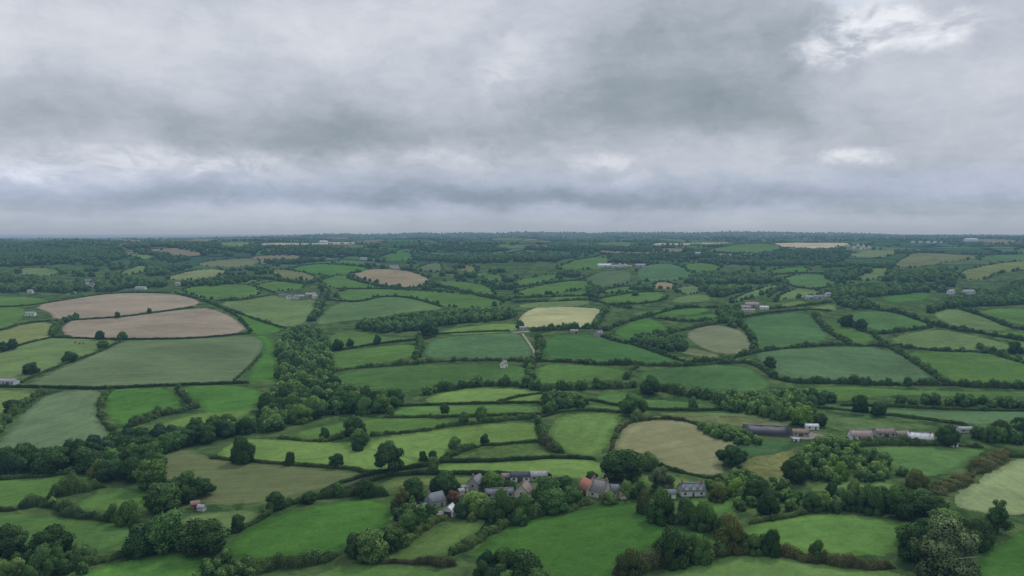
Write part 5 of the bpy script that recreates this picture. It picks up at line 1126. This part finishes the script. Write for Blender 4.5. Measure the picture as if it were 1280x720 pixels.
# and in the country just beside the view
n_ = 5200; y = 260 + 1300 * RNG.uniform(0, 1, n_) ** 0.6; x = np.where(RNG.uniform(0, 1, n_) < 0.5, -1, 1) * RNG.uniform(0.70, 1.05, n_) * y
m = noise3(np.stack([x / 110, y / 90, x * 0], 1), 15); kk = m > 0.45
for a, b in zip(x[kk], y[kk]):
    s = random.uniform(0.5, 1.1); FAR.append((a, b, 11 * s, 12 * s))
# along the borders of the far fields
for k, (lab, mt, col, ang, pl) in enumerate(FIELDS):
    g = FP[k]
    if g[:, 1].mean() < 1350: continue
    for i in range(len(g)):
        a, b = g[i], g[(i + 1) % len(g)]; n = int(np.linalg.norm(b - a) / 9 + random.random())
        for j in range(n):
            if random.random() < 0.12: continue
            p = a + (b - a) * random.random(); s = random.uniform(0.22, 0.5) if random.random() < 0.85 else random.uniform(0.6, 0.95)
            FAR.append((p[0] + random.uniform(-3, 3), p[1] + random.uniform(-3, 3), 10 * s, 12 * s))
FAR = [f for f in FAR if not any(math.hypot(f[0] - b[4], f[1] - b[5]) < b[6] + 2 or (f[1] < b[5] and abs(CX + FPX * f[0] / f[1] - b[0]) < b[2] / 2 + 2 and f[1] > b[5] - 260) for b in BPIX if b[5] > 1200)]

inview = [t for t in TREES if -20 < t['px'] < 1300 and t['py'] - t['h'] * FPX / t['y'] < 722]
inview.sort(key=lambda t: -t['score'])
SEL = inview[:296]; sel_ids = {id(t) for t in SEL}
REST = [t for t in TREES if id(t) not in sel_ids]
print('trees', len(TREES), 'far', len(FAR), 'selected', len(SEL))
ORD = ['first', 'second', 'third', 'fourth', 'fifth', 'sixth', 'seventh', 'eighth', 'ninth', 'tenth', 'eleventh', 'twelfth', 'thirteenth', 'fourteenth', 'fifteenth', 'sixteenth', 'seventeenth', 'eighteenth', 'nineteenth', 'twentieth']
CN = {'dark': 'dark', 'mid': 'green', 'light': 'light green', 'lime': 'lime green', 'grey': 'grey green', 'gold': 'yellowish', 'copper': 'copper', 'autumn': 'russet', 'blue': 'very dark'}
by = {}
for t in SEL:
    if not t['label']: by.setdefault((t['place'], t['col'], 'bushy' if t['kind'] == 'bush' else 'round headed'), []).append(t)
for (pl, c, kd), ts in by.items():
    ts.sort(key=lambda t: t['px'])
    for i, t in enumerate(ts):
        o_ = '' if len(ts) == 1 else (ORD[i] + ' ' if i < 20 else 'farther ')
        tail = '' if len(ts) == 1 else ' from the left'
        w = f"{o_}{CN[c]} {kd} tree{tail} {pl}".split(); t['label'] = ' '.join(w[:16])
def tree_obj(t):
    r = link('tree' if t['kind'] != 'tall' else 'poplar_tree', None)
    r.location = (t['x'], t['y'], t['z'] - (0.15 if t['label'].startswith(('lone','solitary','small lone','big dark oak')) else 0.06 * t['h'])); r.rotation_euler.z = random.uniform(0, 6.28)
    near, far, trunk = PROTO[(t['kind'], t['v'])]
    wr = {'round': 0.86, 'spread': 1.1, 'tall': 0.36, 'bush': 1.22, 'loose': 0.9}[t['kind']]; hr = {'round': 0.96, 'spread': 0.98, 'tall': 0.97, 'bush': 0.86, 'loose': 1.0}[t['kind']]
    s = (t['w'] / wr, t['w'] / wr * random.uniform(0.9, 1.1), t['h'] / hr)
    r.scale = s
    big = t['w'] * FPX / t['y'] > 9
    c = link('crown', near if big else far, r); tr = link('trunk', trunk, r)
    cl = lin(TC[t['col']]); j = random.uniform(0.88, 1.12)
    c.color = (cl[0] * j, cl[1] * j, cl[2] * j, 1)
    tag(r, t['label'], 'tree', 'named field trees' if t['feat'] else ('trees ' + t['place'])[:70])
    return r, c
crown_far = {}
for t in SEL:
    r, c = tree_obj(t)
    if 'half dead' in t['label'] and 'great' not in t['label'] and t['w'] * FPX / t['y'] > 60:
        link('bare_branch', trunk_mesh('bare_branch', 'loose', 77, 4, M_DEAD), r)
    k = (t['kind'], t['v'])
    if c.data.name.startswith('crown_far') and k not in crown_far: crown_far[k] = c
print('far protos', list(crown_far))
# the many smaller trees beyond the named ones: one object of instanced crowns
src = [crown_far[k] for k in crown_far if k[0] in ('round', 'spread', 'bush')][:8]
def forest(name, label, pts, col, fallback):
    """pts: x, y, z, sx, sy, sz"""
    A = np.array(pts, np.float32); n = len(A)
    me = bpy.data.meshes.new(name); me.vertices.add(n); me.vertices.foreach_set('co', A[:, :3].ravel())
    at_ = me.attributes.new('crown_scale', 'FLOAT_VECTOR', 'POINT'); at_.data.foreach_set('vector', A[:, 3:6].ravel())
    at_ = me.attributes.new('turn', 'FLOAT_VECTOR', 'POINT'); rot = np.zeros((n, 3), np.float32); rot[:, 2] = RNG.uniform(0, 6.28, n); at_.data.foreach_set('vector', rot.ravel())
    at_ = me.attributes.new('pick', 'INT', 'POINT'); at_.data.foreach_set('value', RNG.integers(0, len(src), n).astype(np.int32))
    at_ = me.attributes.new('bright', 'FLOAT', 'POINT'); at_.data.foreach_set('value', A[:, 6].copy())
    at_ = me.attributes.new('tone', 'FLOAT', 'POINT'); at_.data.foreach_set('value', RNG.uniform(0, 1, n).astype(np.float32))
    me.materials.append(M_LEAF)
    o = link(name, me); o.color = (*lin(col), 1); tag(o, label, 'trees', kind='stuff')
    ng = bpy.data.node_groups.new(name, 'GeometryNodeTree')
    ng.interface.new_socket('Geometry', in_out='INPUT', socket_type='NodeSocketGeometry'); ng.interface.new_socket('Geometry', in_out='OUTPUT', socket_type='NodeSocketGeometry')
    N = ng.nodes; L = ng.links
    gi = N.new('NodeGroupInput'); go = N.new('NodeGroupOutput'); ip = N.new('GeometryNodeInstanceOnPoints'); jo = N.new('GeometryNodeJoinGeometry')
    for s in reversed(src):
        oi = N.new('GeometryNodeObjectInfo'); oi.transform_space = 'ORIGINAL'; oi.inputs['As Instance'].default_value = True; oi.inputs['Object'].default_value = s
        L.new(oi.outputs['Geometry'], jo.inputs[0])
    def na(nm, ty):
        a = N.new('GeometryNodeInputNamedAttribute'); a.data_type = ty; a.inputs[0].default_value = nm; return a.outputs[0]
    L.new(gi.outputs[0], ip.inputs['Points']); L.new(jo.outputs[0], ip.inputs['Instance']); ip.inputs['Pick Instance'].default_value = True
    L.new(na('pick', 'INT'), ip.inputs['Instance Index']); L.new(na('turn', 'FLOAT_VECTOR'), ip.inputs['Rotation']); L.new(na('crown_scale', 'FLOAT_VECTOR'), ip.inputs['Scale'])
    sa = N.new('GeometryNodeStoreNamedAttribute'); sa.data_type = 'FLOAT'; sa.domain = 'INSTANCE'; sa.inputs['Name'].default_value = 'tint'
    L.new(ip.outputs[0], sa.inputs['Geometry']); L.new(na('tone', 'FLOAT'), sa.inputs['Value'])
    sb = N.new('GeometryNodeStoreNamedAttribute'); sb.data_type = 'FLOAT'; sb.domain = 'INSTANCE'; sb.inputs['Name'].default_value = 'lift'
    L.new(sa.outputs[0], sb.inputs['Geometry']); L.new(na('bright', 'FLOAT'), sb.inputs['Value'])
    L.new(sb.outputs[0], go.inputs[0])
    md = o.modifiers.new('forest', 'NODES'); md.node_group = ng
    return o
pts = []
for t in REST: pts.append((t['x'], t['y'], t['z'] - 0.1 * t['h'], t['w'] * 1.1, t['w'] * 1.1, t['h'] * 1.06, {'dark': 0.0, 'blue': 0.0, 'mid': 0.12, 'light': 0.5, 'lime': 0.8, 'gold': 0.7, 'autumn': 0.4}.get(t['col'], 0.1)))
fx = np.array([f[0] for f in FAR]); fy = np.array([f[1] for f in FAR]); fz = height(fx, fy)
for (a, b, h, w), z in zip(FAR, fz): pts.append((a, b, z - h * 0.12, w, w, h * 1.1, random.choice((0.0, 0.08, 0.3))))
forest('woodland', 'countless smaller trees of the woods and hedgerows out to the skyline', pts, (47, 70, 43), None)

# ------------------------------------------------------------------ hedges: each one a mesh of its own
def hedge(ph, st, hh, hw, g):
    seg = np.linalg.norm(np.diff(g, axis=0), axis=1); tot = seg.sum(); cum = np.concatenate([[0], np.cumsum(seg)])
    dist = g[:, 1].mean(); q = max(0.30, dist * 0.00075); r = np.random.default_rng(int(abs(g[0, 0]) * 13) + int(tot))
    n = int(min(26000, max(300, tot * (2 * hh + hw) / (q * q) * 1.5)))
    s = r.uniform(0, tot, n); a = r.uniform(0, math.pi, n)
    ro = r.uniform(0, 6.28, 6)
    def wob(s): return 1 + (0.22 if st != 'c' else 0.07) * (np.sin(s * 0.55 + ro[0]) + np.sin(s * 0.21 + ro[1]) * 1.1 + np.sin(s * 1.3 + ro[2]) * 0.6)
    def gapw(s): return np.clip(1 + 0.6 * np.sin(s * 0.09 + ro[3]) * np.sin(s * 0.031 + ro[4]), 0.5, 1.4) if st != 'c' else 1 + 0.1 * np.sin(s * 0.05 + ro[3])
    cx, cy = np.interp(s, cum, g[:, 0]), np.interp(s, cum, g[:, 1])
    tx = np.interp(s + 1, cum, g[:, 0]) - np.interp(s - 1, cum, g[:, 0]); ty = np.interp(s + 1, cum, g[:, 1]) - np.interp(s - 1, cum, g[:, 1])
    tl = np.hypot(tx, ty) + 1e-6; nxv, nyv = -ty / tl, tx / tl
    tap = lambda q_: np.clip(np.minimum(q_, tot - q_) / (hh * 1.2), 0.02, 1) ** 0.5
    W = hw / 2 * wob(s) * gapw(s) * tap(s); H = hh * wob(s + 7) * gapw(s) * tap(s)
    rr = r.uniform(0.82, 1.1, n)
    lat = np.cos(a) * W * rr; up = np.sin(a) ** 0.6 * H * rr
    jx = 0.35 * np.sin(s * 0.3 + ro[5])
    x = cx + nxv * (lat + jx); y = cy + nyv * (lat + jx); z = height(x, y) + up
    C = np.stack([x, y, z], 1)
    nor = np.stack([nxv * np.cos(a), nyv * np.cos(a), np.sin(a) * 0.9 + 0.25], 1) + r.normal(size=(n, 3)) * 0.25; nor /= np.linalg.norm(nor, axis=1)[:, None]
    nn = nor + r.normal(size=(n, 3)) * 0.4; nn /= np.linalg.norm(nn, axis=1)[:, None]
    A = np.cross(nn, r.normal(size=(n, 3))); A /= np.linalg.norm(A, axis=1)[:, None]; B = np.cross(nn, A)
    sz = (q * r.uniform(0.6, 1.3, n))[:, None]
    V = np.stack([C + A * sz * 0.7, C + B * sz * 0.55, C - A * sz * 0.7, C - B * sz * 0.55], 1).reshape(-1, 3)
    # solid core
    m = max(3, int(tot / max(2.0, dist * 0.003))); ss = np.linspace(0, tot, m); ang = np.linspace(0, math.pi, 6)
    c2x, c2y = np.interp(ss, cum, g[:, 0]), np.interp(ss, cum, g[:, 1])
    t2x = np.gradient(c2x); t2y = np.gradient(c2y); l2 = np.hypot(t2x, t2y) + 1e-6
    W2 = hw / 2 * wob(ss) * gapw(ss) * 0.82 * tap(ss); H2 = hh * wob(ss + 7) * gapw(ss) * 0.82 * tap(ss); j2 = 0.35 * np.sin(ss * 0.3 + ro[5])
    ring = []
    for t in ang:
        lx = np.cos(t) * W2 + j2; px_, py_ = c2x - t2y / l2 * lx, c2y + t2x / l2 * lx
        ring.append(np.stack([px_, py_, height(px_, py_) - (0.3 if t in (ang[0], ang[-1]) else 0) + np.sin(t) ** 0.6 * H2], 1))
    CV = np.stack(ring, 1).reshape(-1, 3)
    b = len(V); CF = []
    for i in range(m - 1):
        for k in range(5): CF.append((b + i * 6 + k, b + i * 6 + k + 1, b + (i + 1) * 6 + k + 1, b + (i + 1) * 6 + k))
    F = np.concatenate([np.arange(n * 4).reshape(-1, 4), np.array(CF)])
    me = mesh_np('hedge', np.concatenate([V, CV]), F, True, [M_LEAF])
    sh = np.concatenate([np.repeat(np.clip(0.36 + 0.2 * up / hh + r.uniform(-0.15, 0.15, n) + 0.10 * np.sin(s * 0.4 + ro[2]), 0, 1), 4), np.full(len(CV), 0.15)]).astype(np.float32)  # hedge core likewise painted dark, as shade inside the leaves
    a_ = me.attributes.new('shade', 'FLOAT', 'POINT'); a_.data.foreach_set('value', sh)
    cn = np.zeros((len(CV), 3)); cn[:, 2] = 1
    me.normals_split_custom_set_from_vertices([tuple(v) for v in np.concatenate([np.repeat(nor, 4, 0), cn])])
    o = link('hedge', me)
    c = {'c': (40, 57, 35), 'o': (43, 61, 37), 'b': (52, 60, 42)}[st]; c = lin(c); j = random.uniform(0.85, 1.15); o.color = (c[0] * j, c[1] * j, c[2] * j, 1)
    ad = {'c': 'clipped hedge', 'o': 'overgrown hedge', 'b': 'brownish hedge'}[st]
    tag(o, ' '.join(f"{ad} {ph}".split()[:16]), 'hedge', 'hedges between the fields')
for (ph, st, hh, hw, dens, th, pl), g in zip(HEDGES, HG): hedge(ph, st, hh, hw, g)

# ------------------------------------------------------------------ sheep in the paddock and cattle in the left pasture
def animal_mesh(name, L, dark):
    import bmesh
    mesh = bpy.data.meshes.new(name)
    vs = [(0, 0, .62), (-.33, 0, .62), (.30, 0, .62), (.50, 0, .72), (.66, 0, .60), (.78, 0, .52), (-.42, 0, .55), (-.46, 0, .38)]
    ed = [(0, 1), (0, 2), (2, 3), (3, 4), (4, 5), (1, 6), (6, 7)]; rad = [.24, .23, .21, .12, .10, .06, .06, .03]
    for sx in (-.30, .28):
        for sy in (-.12, .12):
            i = len(vs); vs += [(sx, sy, .45), (sx + (.04 if sx > 0 else -.05), sy, .24), (sx, sy, .01)]; ed += [(1 if sx < 0 else 2, i), (i, i + 1), (i + 1, i + 2)]; rad += [.09, .045, .04]
    for sy in (-.07, .07):
        i = len(vs); vs.append((.62, sy * 1.7, .68)); ed.append((4, i)); rad.append(.025)
    mesh.from_pydata([tuple(c * L for c in v) for v in vs], ed, [])
    o = bpy.data.objects.new(name, mesh); COL.objects.link(o)
    md = o.modifiers.new('skin', 'SKIN'); md2 = o.modifiers.new('sub', 'SUBSURF'); md2.levels = md2.render_levels = 1
    for i, v in enumerate(mesh.skin_vertices[0].data): v.radius = (rad[i] * L, rad[i] * L); v.use_root = (i == 0)
    dg = bpy.context.evaluated_depsgraph_get(); me = bpy.data.meshes.new_from_object(o.evaluated_get(dg)); bpy.data.objects.remove(o)
    for p in me.polygons: p.use_smooth = True
    return me
M_WOOL = simple('wool', (0.62, 0.60, 0.52), 0.95, 0.2, 3); M_HIDE = simple('cattle_hide', (0.06, 0.04, 0.03), 0.7, 0.3, 2)
ms = animal_mesh('sheep', 1.25, False); ms.materials.append(M_WOOL); mc = animal_mesh('cow', 2.1, True); mc.materials.append(M_HIDE)
for k, (px, py, rz) in enumerate([(520, 664, 20), (528, 659.5, 15), (533.5, 659, 40), (541.5, 654, -20)]):
    o = link('sheep', ms); g = at(px, py); o.location = g; o.rotation_euler.z = math.radians(rz); o.scale = (1.3,) * 3
    tag(o, ['white sheep lowest in the paddock, nearest the tree shadowed hedge', 'white sheep second from left of the four in the paddock', 'white sheep third from left of the four in the paddock', 'white sheep standing apart nearest the white gabled barn'][k], 'sheep', 'sheep in the paddock')
for k, (px, py) in enumerate([(94, 429), (99.5, 430.5), (104, 430)]):
    o = link('cow', mc); g = at(px, py); o.location = g; o.rotation_euler.z = math.radians(k * 70)
    tag(o, ['dark brown cow at the left of three in the left pasture', 'dark brown cow in the middle of three in the left pasture', 'dark brown cow at the right of three in the left pasture'][k], 'cow', 'cattle in the left pasture')

# ------------------------------------------------------------------ sky and sun
SUN_EL, SUN_AZ = 48.0, 35.0      # azimuth clockwise from the view direction
W = bpy.data.worlds.new('World'); S.world = W; W.use_nodes = True
N = NT(W)
sky = N.n('ShaderNodeTexSky', sky_type='NISHITA'); sky.sun_disc = False; sky.sun_elevation = R(SUN_EL); sky.sun_rotation = R(SUN_AZ); sky.air_density = 1.2; sky.dust_density = 2.0
bg1 = N.n('ShaderNodeBackground', i={'Strength': 0.09}); N.l(sky.outputs[0], bg1.inputs[0])
tc = N.n('ShaderNodeTexCoord').outputs['Generated']
sep = N.n('ShaderNodeSeparateXYZ'); N.l(tc, sep.inputs[0])
# azimuth (u) and elevation (v) of the looking direction
uaz = N.math('ARCTAN2', sep.outputs[0], sep.outputs[1]); vel = N.math('ARCSINE', sep.outputs[2])
zc = N.math('ADD', N.math('MAXIMUM', sep.outputs[2], 0.0), 0.055)
cxx = N.math('DIVIDE', sep.outputs[0], zc); cyy = N.math('DIVIDE', sep.outputs[1], zc)
pl = N.n('ShaderNodeCombineXYZ'); N.l(cxx, pl.inputs[0]); N.l(cyy, pl.inputs[1])
AE = N.n('ShaderNodeCombineXYZ'); N.l(uaz, AE.inputs[0]); N.l(vel, AE.inputs[1])
wn = N.n('ShaderNodeTexNoise', i={'Scale': 5.5, 'Detail': 7, 'Roughness': 0.62})
mpw = N.n('ShaderNodeMapping'); mpw.inputs['Scale'].default_value = (1, 1.8, 1); N.l(AE.outputs[0], mpw.inputs[0]); N.l(mpw.outputs[0], wn.inputs['Vector'])
warp = N.n('ShaderNodeVectorMath', operation='MULTIPLY_ADD'); N.l(wn.outputs['Color'], warp.inputs[0]); warp.inputs[1].default_value = (0.20, 0.085, 0); N.l(AE.outputs[0], warp.inputs[2])
wsep = N.n('ShaderNodeSeparateXYZ'); N.l(warp.outputs[0], wsep.inputs[0])
wu = N.math('SUBTRACT', wsep.outputs[0], 0.10); wv = N.math('SUBTRACT', wsep.outputs[1], 0.0425)
def azel(px, py): return math.atan((px - CX) / FPX), math.atan((HZ - py) / math.hypot(FPX, px - CX))
n4 = N.n('ShaderNodeTexNoise', i={'Scale': 16, 'Detail': 8, 'Roughness': 0.58, 'Distortion': 0.5}); mp4 = N.n('ShaderNodeMapping'); mp4.inputs['Scale'].default_value = (1, 2.1, 1); N.l(AE.outputs[0], mp4.inputs[0]); N.l(mp4.outputs[0], n4.inputs['Vector'])
puff = N.ramp(n4.outputs[0], 0.42, 0.60, 0.25, 1.55)
def blob(px, py, sx, sy, amt, acc, soft=1.0):
    a, e = azel(px, py); sa, se = sx / FPX, sy / FPX
    du = N.math('DIVIDE', N.math('SUBTRACT', wu, a), sa); dv = N.math('DIVIDE', N.math('SUBTRACT', wv, e), se)
    r2 = N.math('ADD', N.math('MULTIPLY', du, du), N.math('MULTIPLY', dv, dv))
    g = N.math('EXPONENT', N.math('MULTIPLY', N.math('POWER', r2, soft), -1.0))
    return N.math('MULTIPLY_ADD', g, amt, acc)
n1 = N.noise(pl.outputs[0], 0.55, 8, 0.6, 0.4)
n2 = N.noise(warp.outputs[0], 9.0, 8, 0.6, 0.2)
n3 = N.n('ShaderNodeTexNoise', i={'Scale': 6, 'Detail': 7, 'Roughness': 0.6}); mp3 = N.n('ShaderNodeMapping'); mp3.inputs['Scale'].default_value = (1, 4.5, 1); N.l(AE.outputs[0], mp3.inputs[0]); N.l(mp3.outputs[0], n3.inputs['Vector'])
acc = N.math('ADD', 0.57, N.math('MULTIPLY', N.math('SUBTRACT', n1, 0.5), 0.22))
acc = N.math('MULTIPLY_ADD', N.math('SUBTRACT', n2, 0.5), 0.50, acc)
acc = N.math('MULTIPLY_ADD', N.math('SUBTRACT', n3.outputs[0], 0.5), 0.22, acc)
lit = N.math('ADD', 0.0, 0.0)
# overall brightness of the cloud deck in bands, darker toward the skyline
for b in [(860, 85, 180, 92, -0.15, 3.0), (830, 138, 160, 42, -0.22, 1.6), (600, 175, 160, 45, -0.12, 1), (150, 150, 230, 32, -0.20, 1), (400, 178, 180, 28, -0.20, 1), (760, 60, 260, 50, -0.06, 1), (1010, 90, 60, 90, -0.06, 1),
          (130, 200, 170, 14, 0.16, 1), (290, 206, 80, 12, 0.20, 1), (560, 205, 110, 11, 0.16, 1), (10, 207, 40, 8, 0.2, 1), (760, 208, 45, 12, 0.22, 1), (240, 210, 30, 10, 0.12, 1),
          (635, 90, 36, 42, 0.16, 1), (480, 30, 300, 40, 0.05, 1), (430, 50, 200, 60, 0.10, 1), (60, 30, 160, 50, 0.12, 1), (1060, 45, 62, 30, 0.42, 2.2), (1170, 52, 45, 13, 0.34, 1.4), (1060, 193, 35, 8, 0.30, 1),
          (1190, 25, 90, 26, -0.06, 1), (1120, 120, 140, 50, 0.05, 1), (1180, 170, 160, 40, -0.06, 1), (500, 242, 330, 15, -0.20, 1), (60, 240, 240, 14, -0.14, 1), (760, 248, 260, 12, -0.12, 1), (1180, 252, 260, 13, -0.14, 1), (400, 262, 300, 9, 0.06, 1), (950, 245, 300, 16, -0.08, 1), (150, 255, 150, 8, -0.06, 1)]:
    if b[4] > 0.13: lit = blob(b[0], b[1], b[2], b[3], b[4], lit, b[5])
    else: acc = blob(b[0], b[1], b[2], b[3], b[4], acc, b[5])
n5 = N.noise(warp.outputs[0], 4.2, 6, 0.5, 0.6)
acc = N.math('MULTIPLY_ADD', N.math('SUBTRACT', n5, 0.5), 0.34, acc)
acc = N.math('MULTIPLY_ADD', lit, puff, acc)
acc = N.math('MULTIPLY_ADD', N.math('SUBTRACT', N.math('ABSOLUTE', N.math('SUBTRACT', n4.outputs[0], 0.5)), 0.08), -0.28, acc)
cr = N.n('ShaderNodeValToRGB'); e = cr.color_ramp
stops = [(0.0, (122, 136, 148)), (0.28, (152, 163, 173)), (0.52, (184, 191, 203)), (0.74, (210, 214, 223)), (1.0, (234, 237, 244))]
for k, (p, c) in enumerate(stops):
    el = e.elements[k] if k < 2 else e.elements.new(p)
    el.position = p; el.color = (*lin(c), 1)
N.l(acc, cr.inputs[0])
# the lowest few degrees sink into blue grey haze
hz = N.math('EXPONENT', N.math('MULTIPLY', N.math('MAXIMUM', vel, 0.0), -50.0))
lowc = N.n('ShaderNodeRGB'); lowc.outputs[0].default_value = (*lin((155, 168, 181)), 1)
cl = N.mix(N.math('MULTIPLY', hz, 0.92), cr.outputs[0], lowc.outputs[0])
bandf = N.math('EXPONENT', N.math('MULTIPLY', N.math('MULTIPLY', N.math('DIVIDE', N.math('SUBTRACT', vel, 0.046), 0.026), N.math('DIVIDE', N.math('SUBTRACT', vel, 0.046), 0.026)), -1.0))
cl = N.mix(N.math('MULTIPLY', bandf, 0.8), cl, N.mix(1.0, cl, (0.87, 0.935, 1.06), 'MULTIPLY'))
bg2 = N.n('ShaderNodeBackground', i={'Strength': 1.0}); N.l(cl, bg2.inputs[0])
# cover: nearly whole, torn open in a small blue gap high at the right
gap = blob(1072, 0, 60, 17, 1.1, 0.0, 1.3)
gap = N.ramp(N.math('MULTIPLY_ADD', N.math('SUBTRACT', n2, 0.5), 0.5, gap), 0.35, 0.8, 0.0, 0.85)
cov = N.math('SUBTRACT', 0.97, gap, clamp=True)
mx = N.n('ShaderNodeMixShader'); N.l(cov, mx.inputs[0]); N.l(bg1.outputs[0], mx.inputs[1]); N.l(bg2.outputs[0], mx.inputs[2])
wo = N.n('ShaderNodeOutputWorld'); N.l(mx.outputs[0], wo.inputs[0])
sl = bpy.data.lights.new('sun', 'SUN'); sl.energy = 1.5; sl.angle = R(10); sl.color = (1.0, 0.955, 0.88)
so = bpy.data.objects.new('sun', sl); COL.objects.link(so)
dirv = Vector((math.sin(R(SUN_AZ)) * math.cos(R(SUN_EL)), math.cos(R(SUN_AZ)) * math.cos(R(SUN_EL)), math.sin(R(SUN_EL))))
so.rotation_euler = dirv.to_track_quat('Z', 'Y').to_euler(); so.location = (0, 0, 500)
S.view_settings.view_transform = 'Standard'; S.view_settings.look = 'None'; S.view_settings.exposure = 0; S.view_settings.gamma = 1
S.render.engine = 'CYCLES'; S.cycles.max_bounces = 4; S.cycles.diffuse_bounces = 2; S.cycles.transmission_bounces = 2; S.cycles.glossy_bounces = 2; S.cycles.transparent_max_bounces = 4
S.cycles.use_denoising = True; S.cycles.caustics_reflective = False; S.cycles.caustics_refractive = False
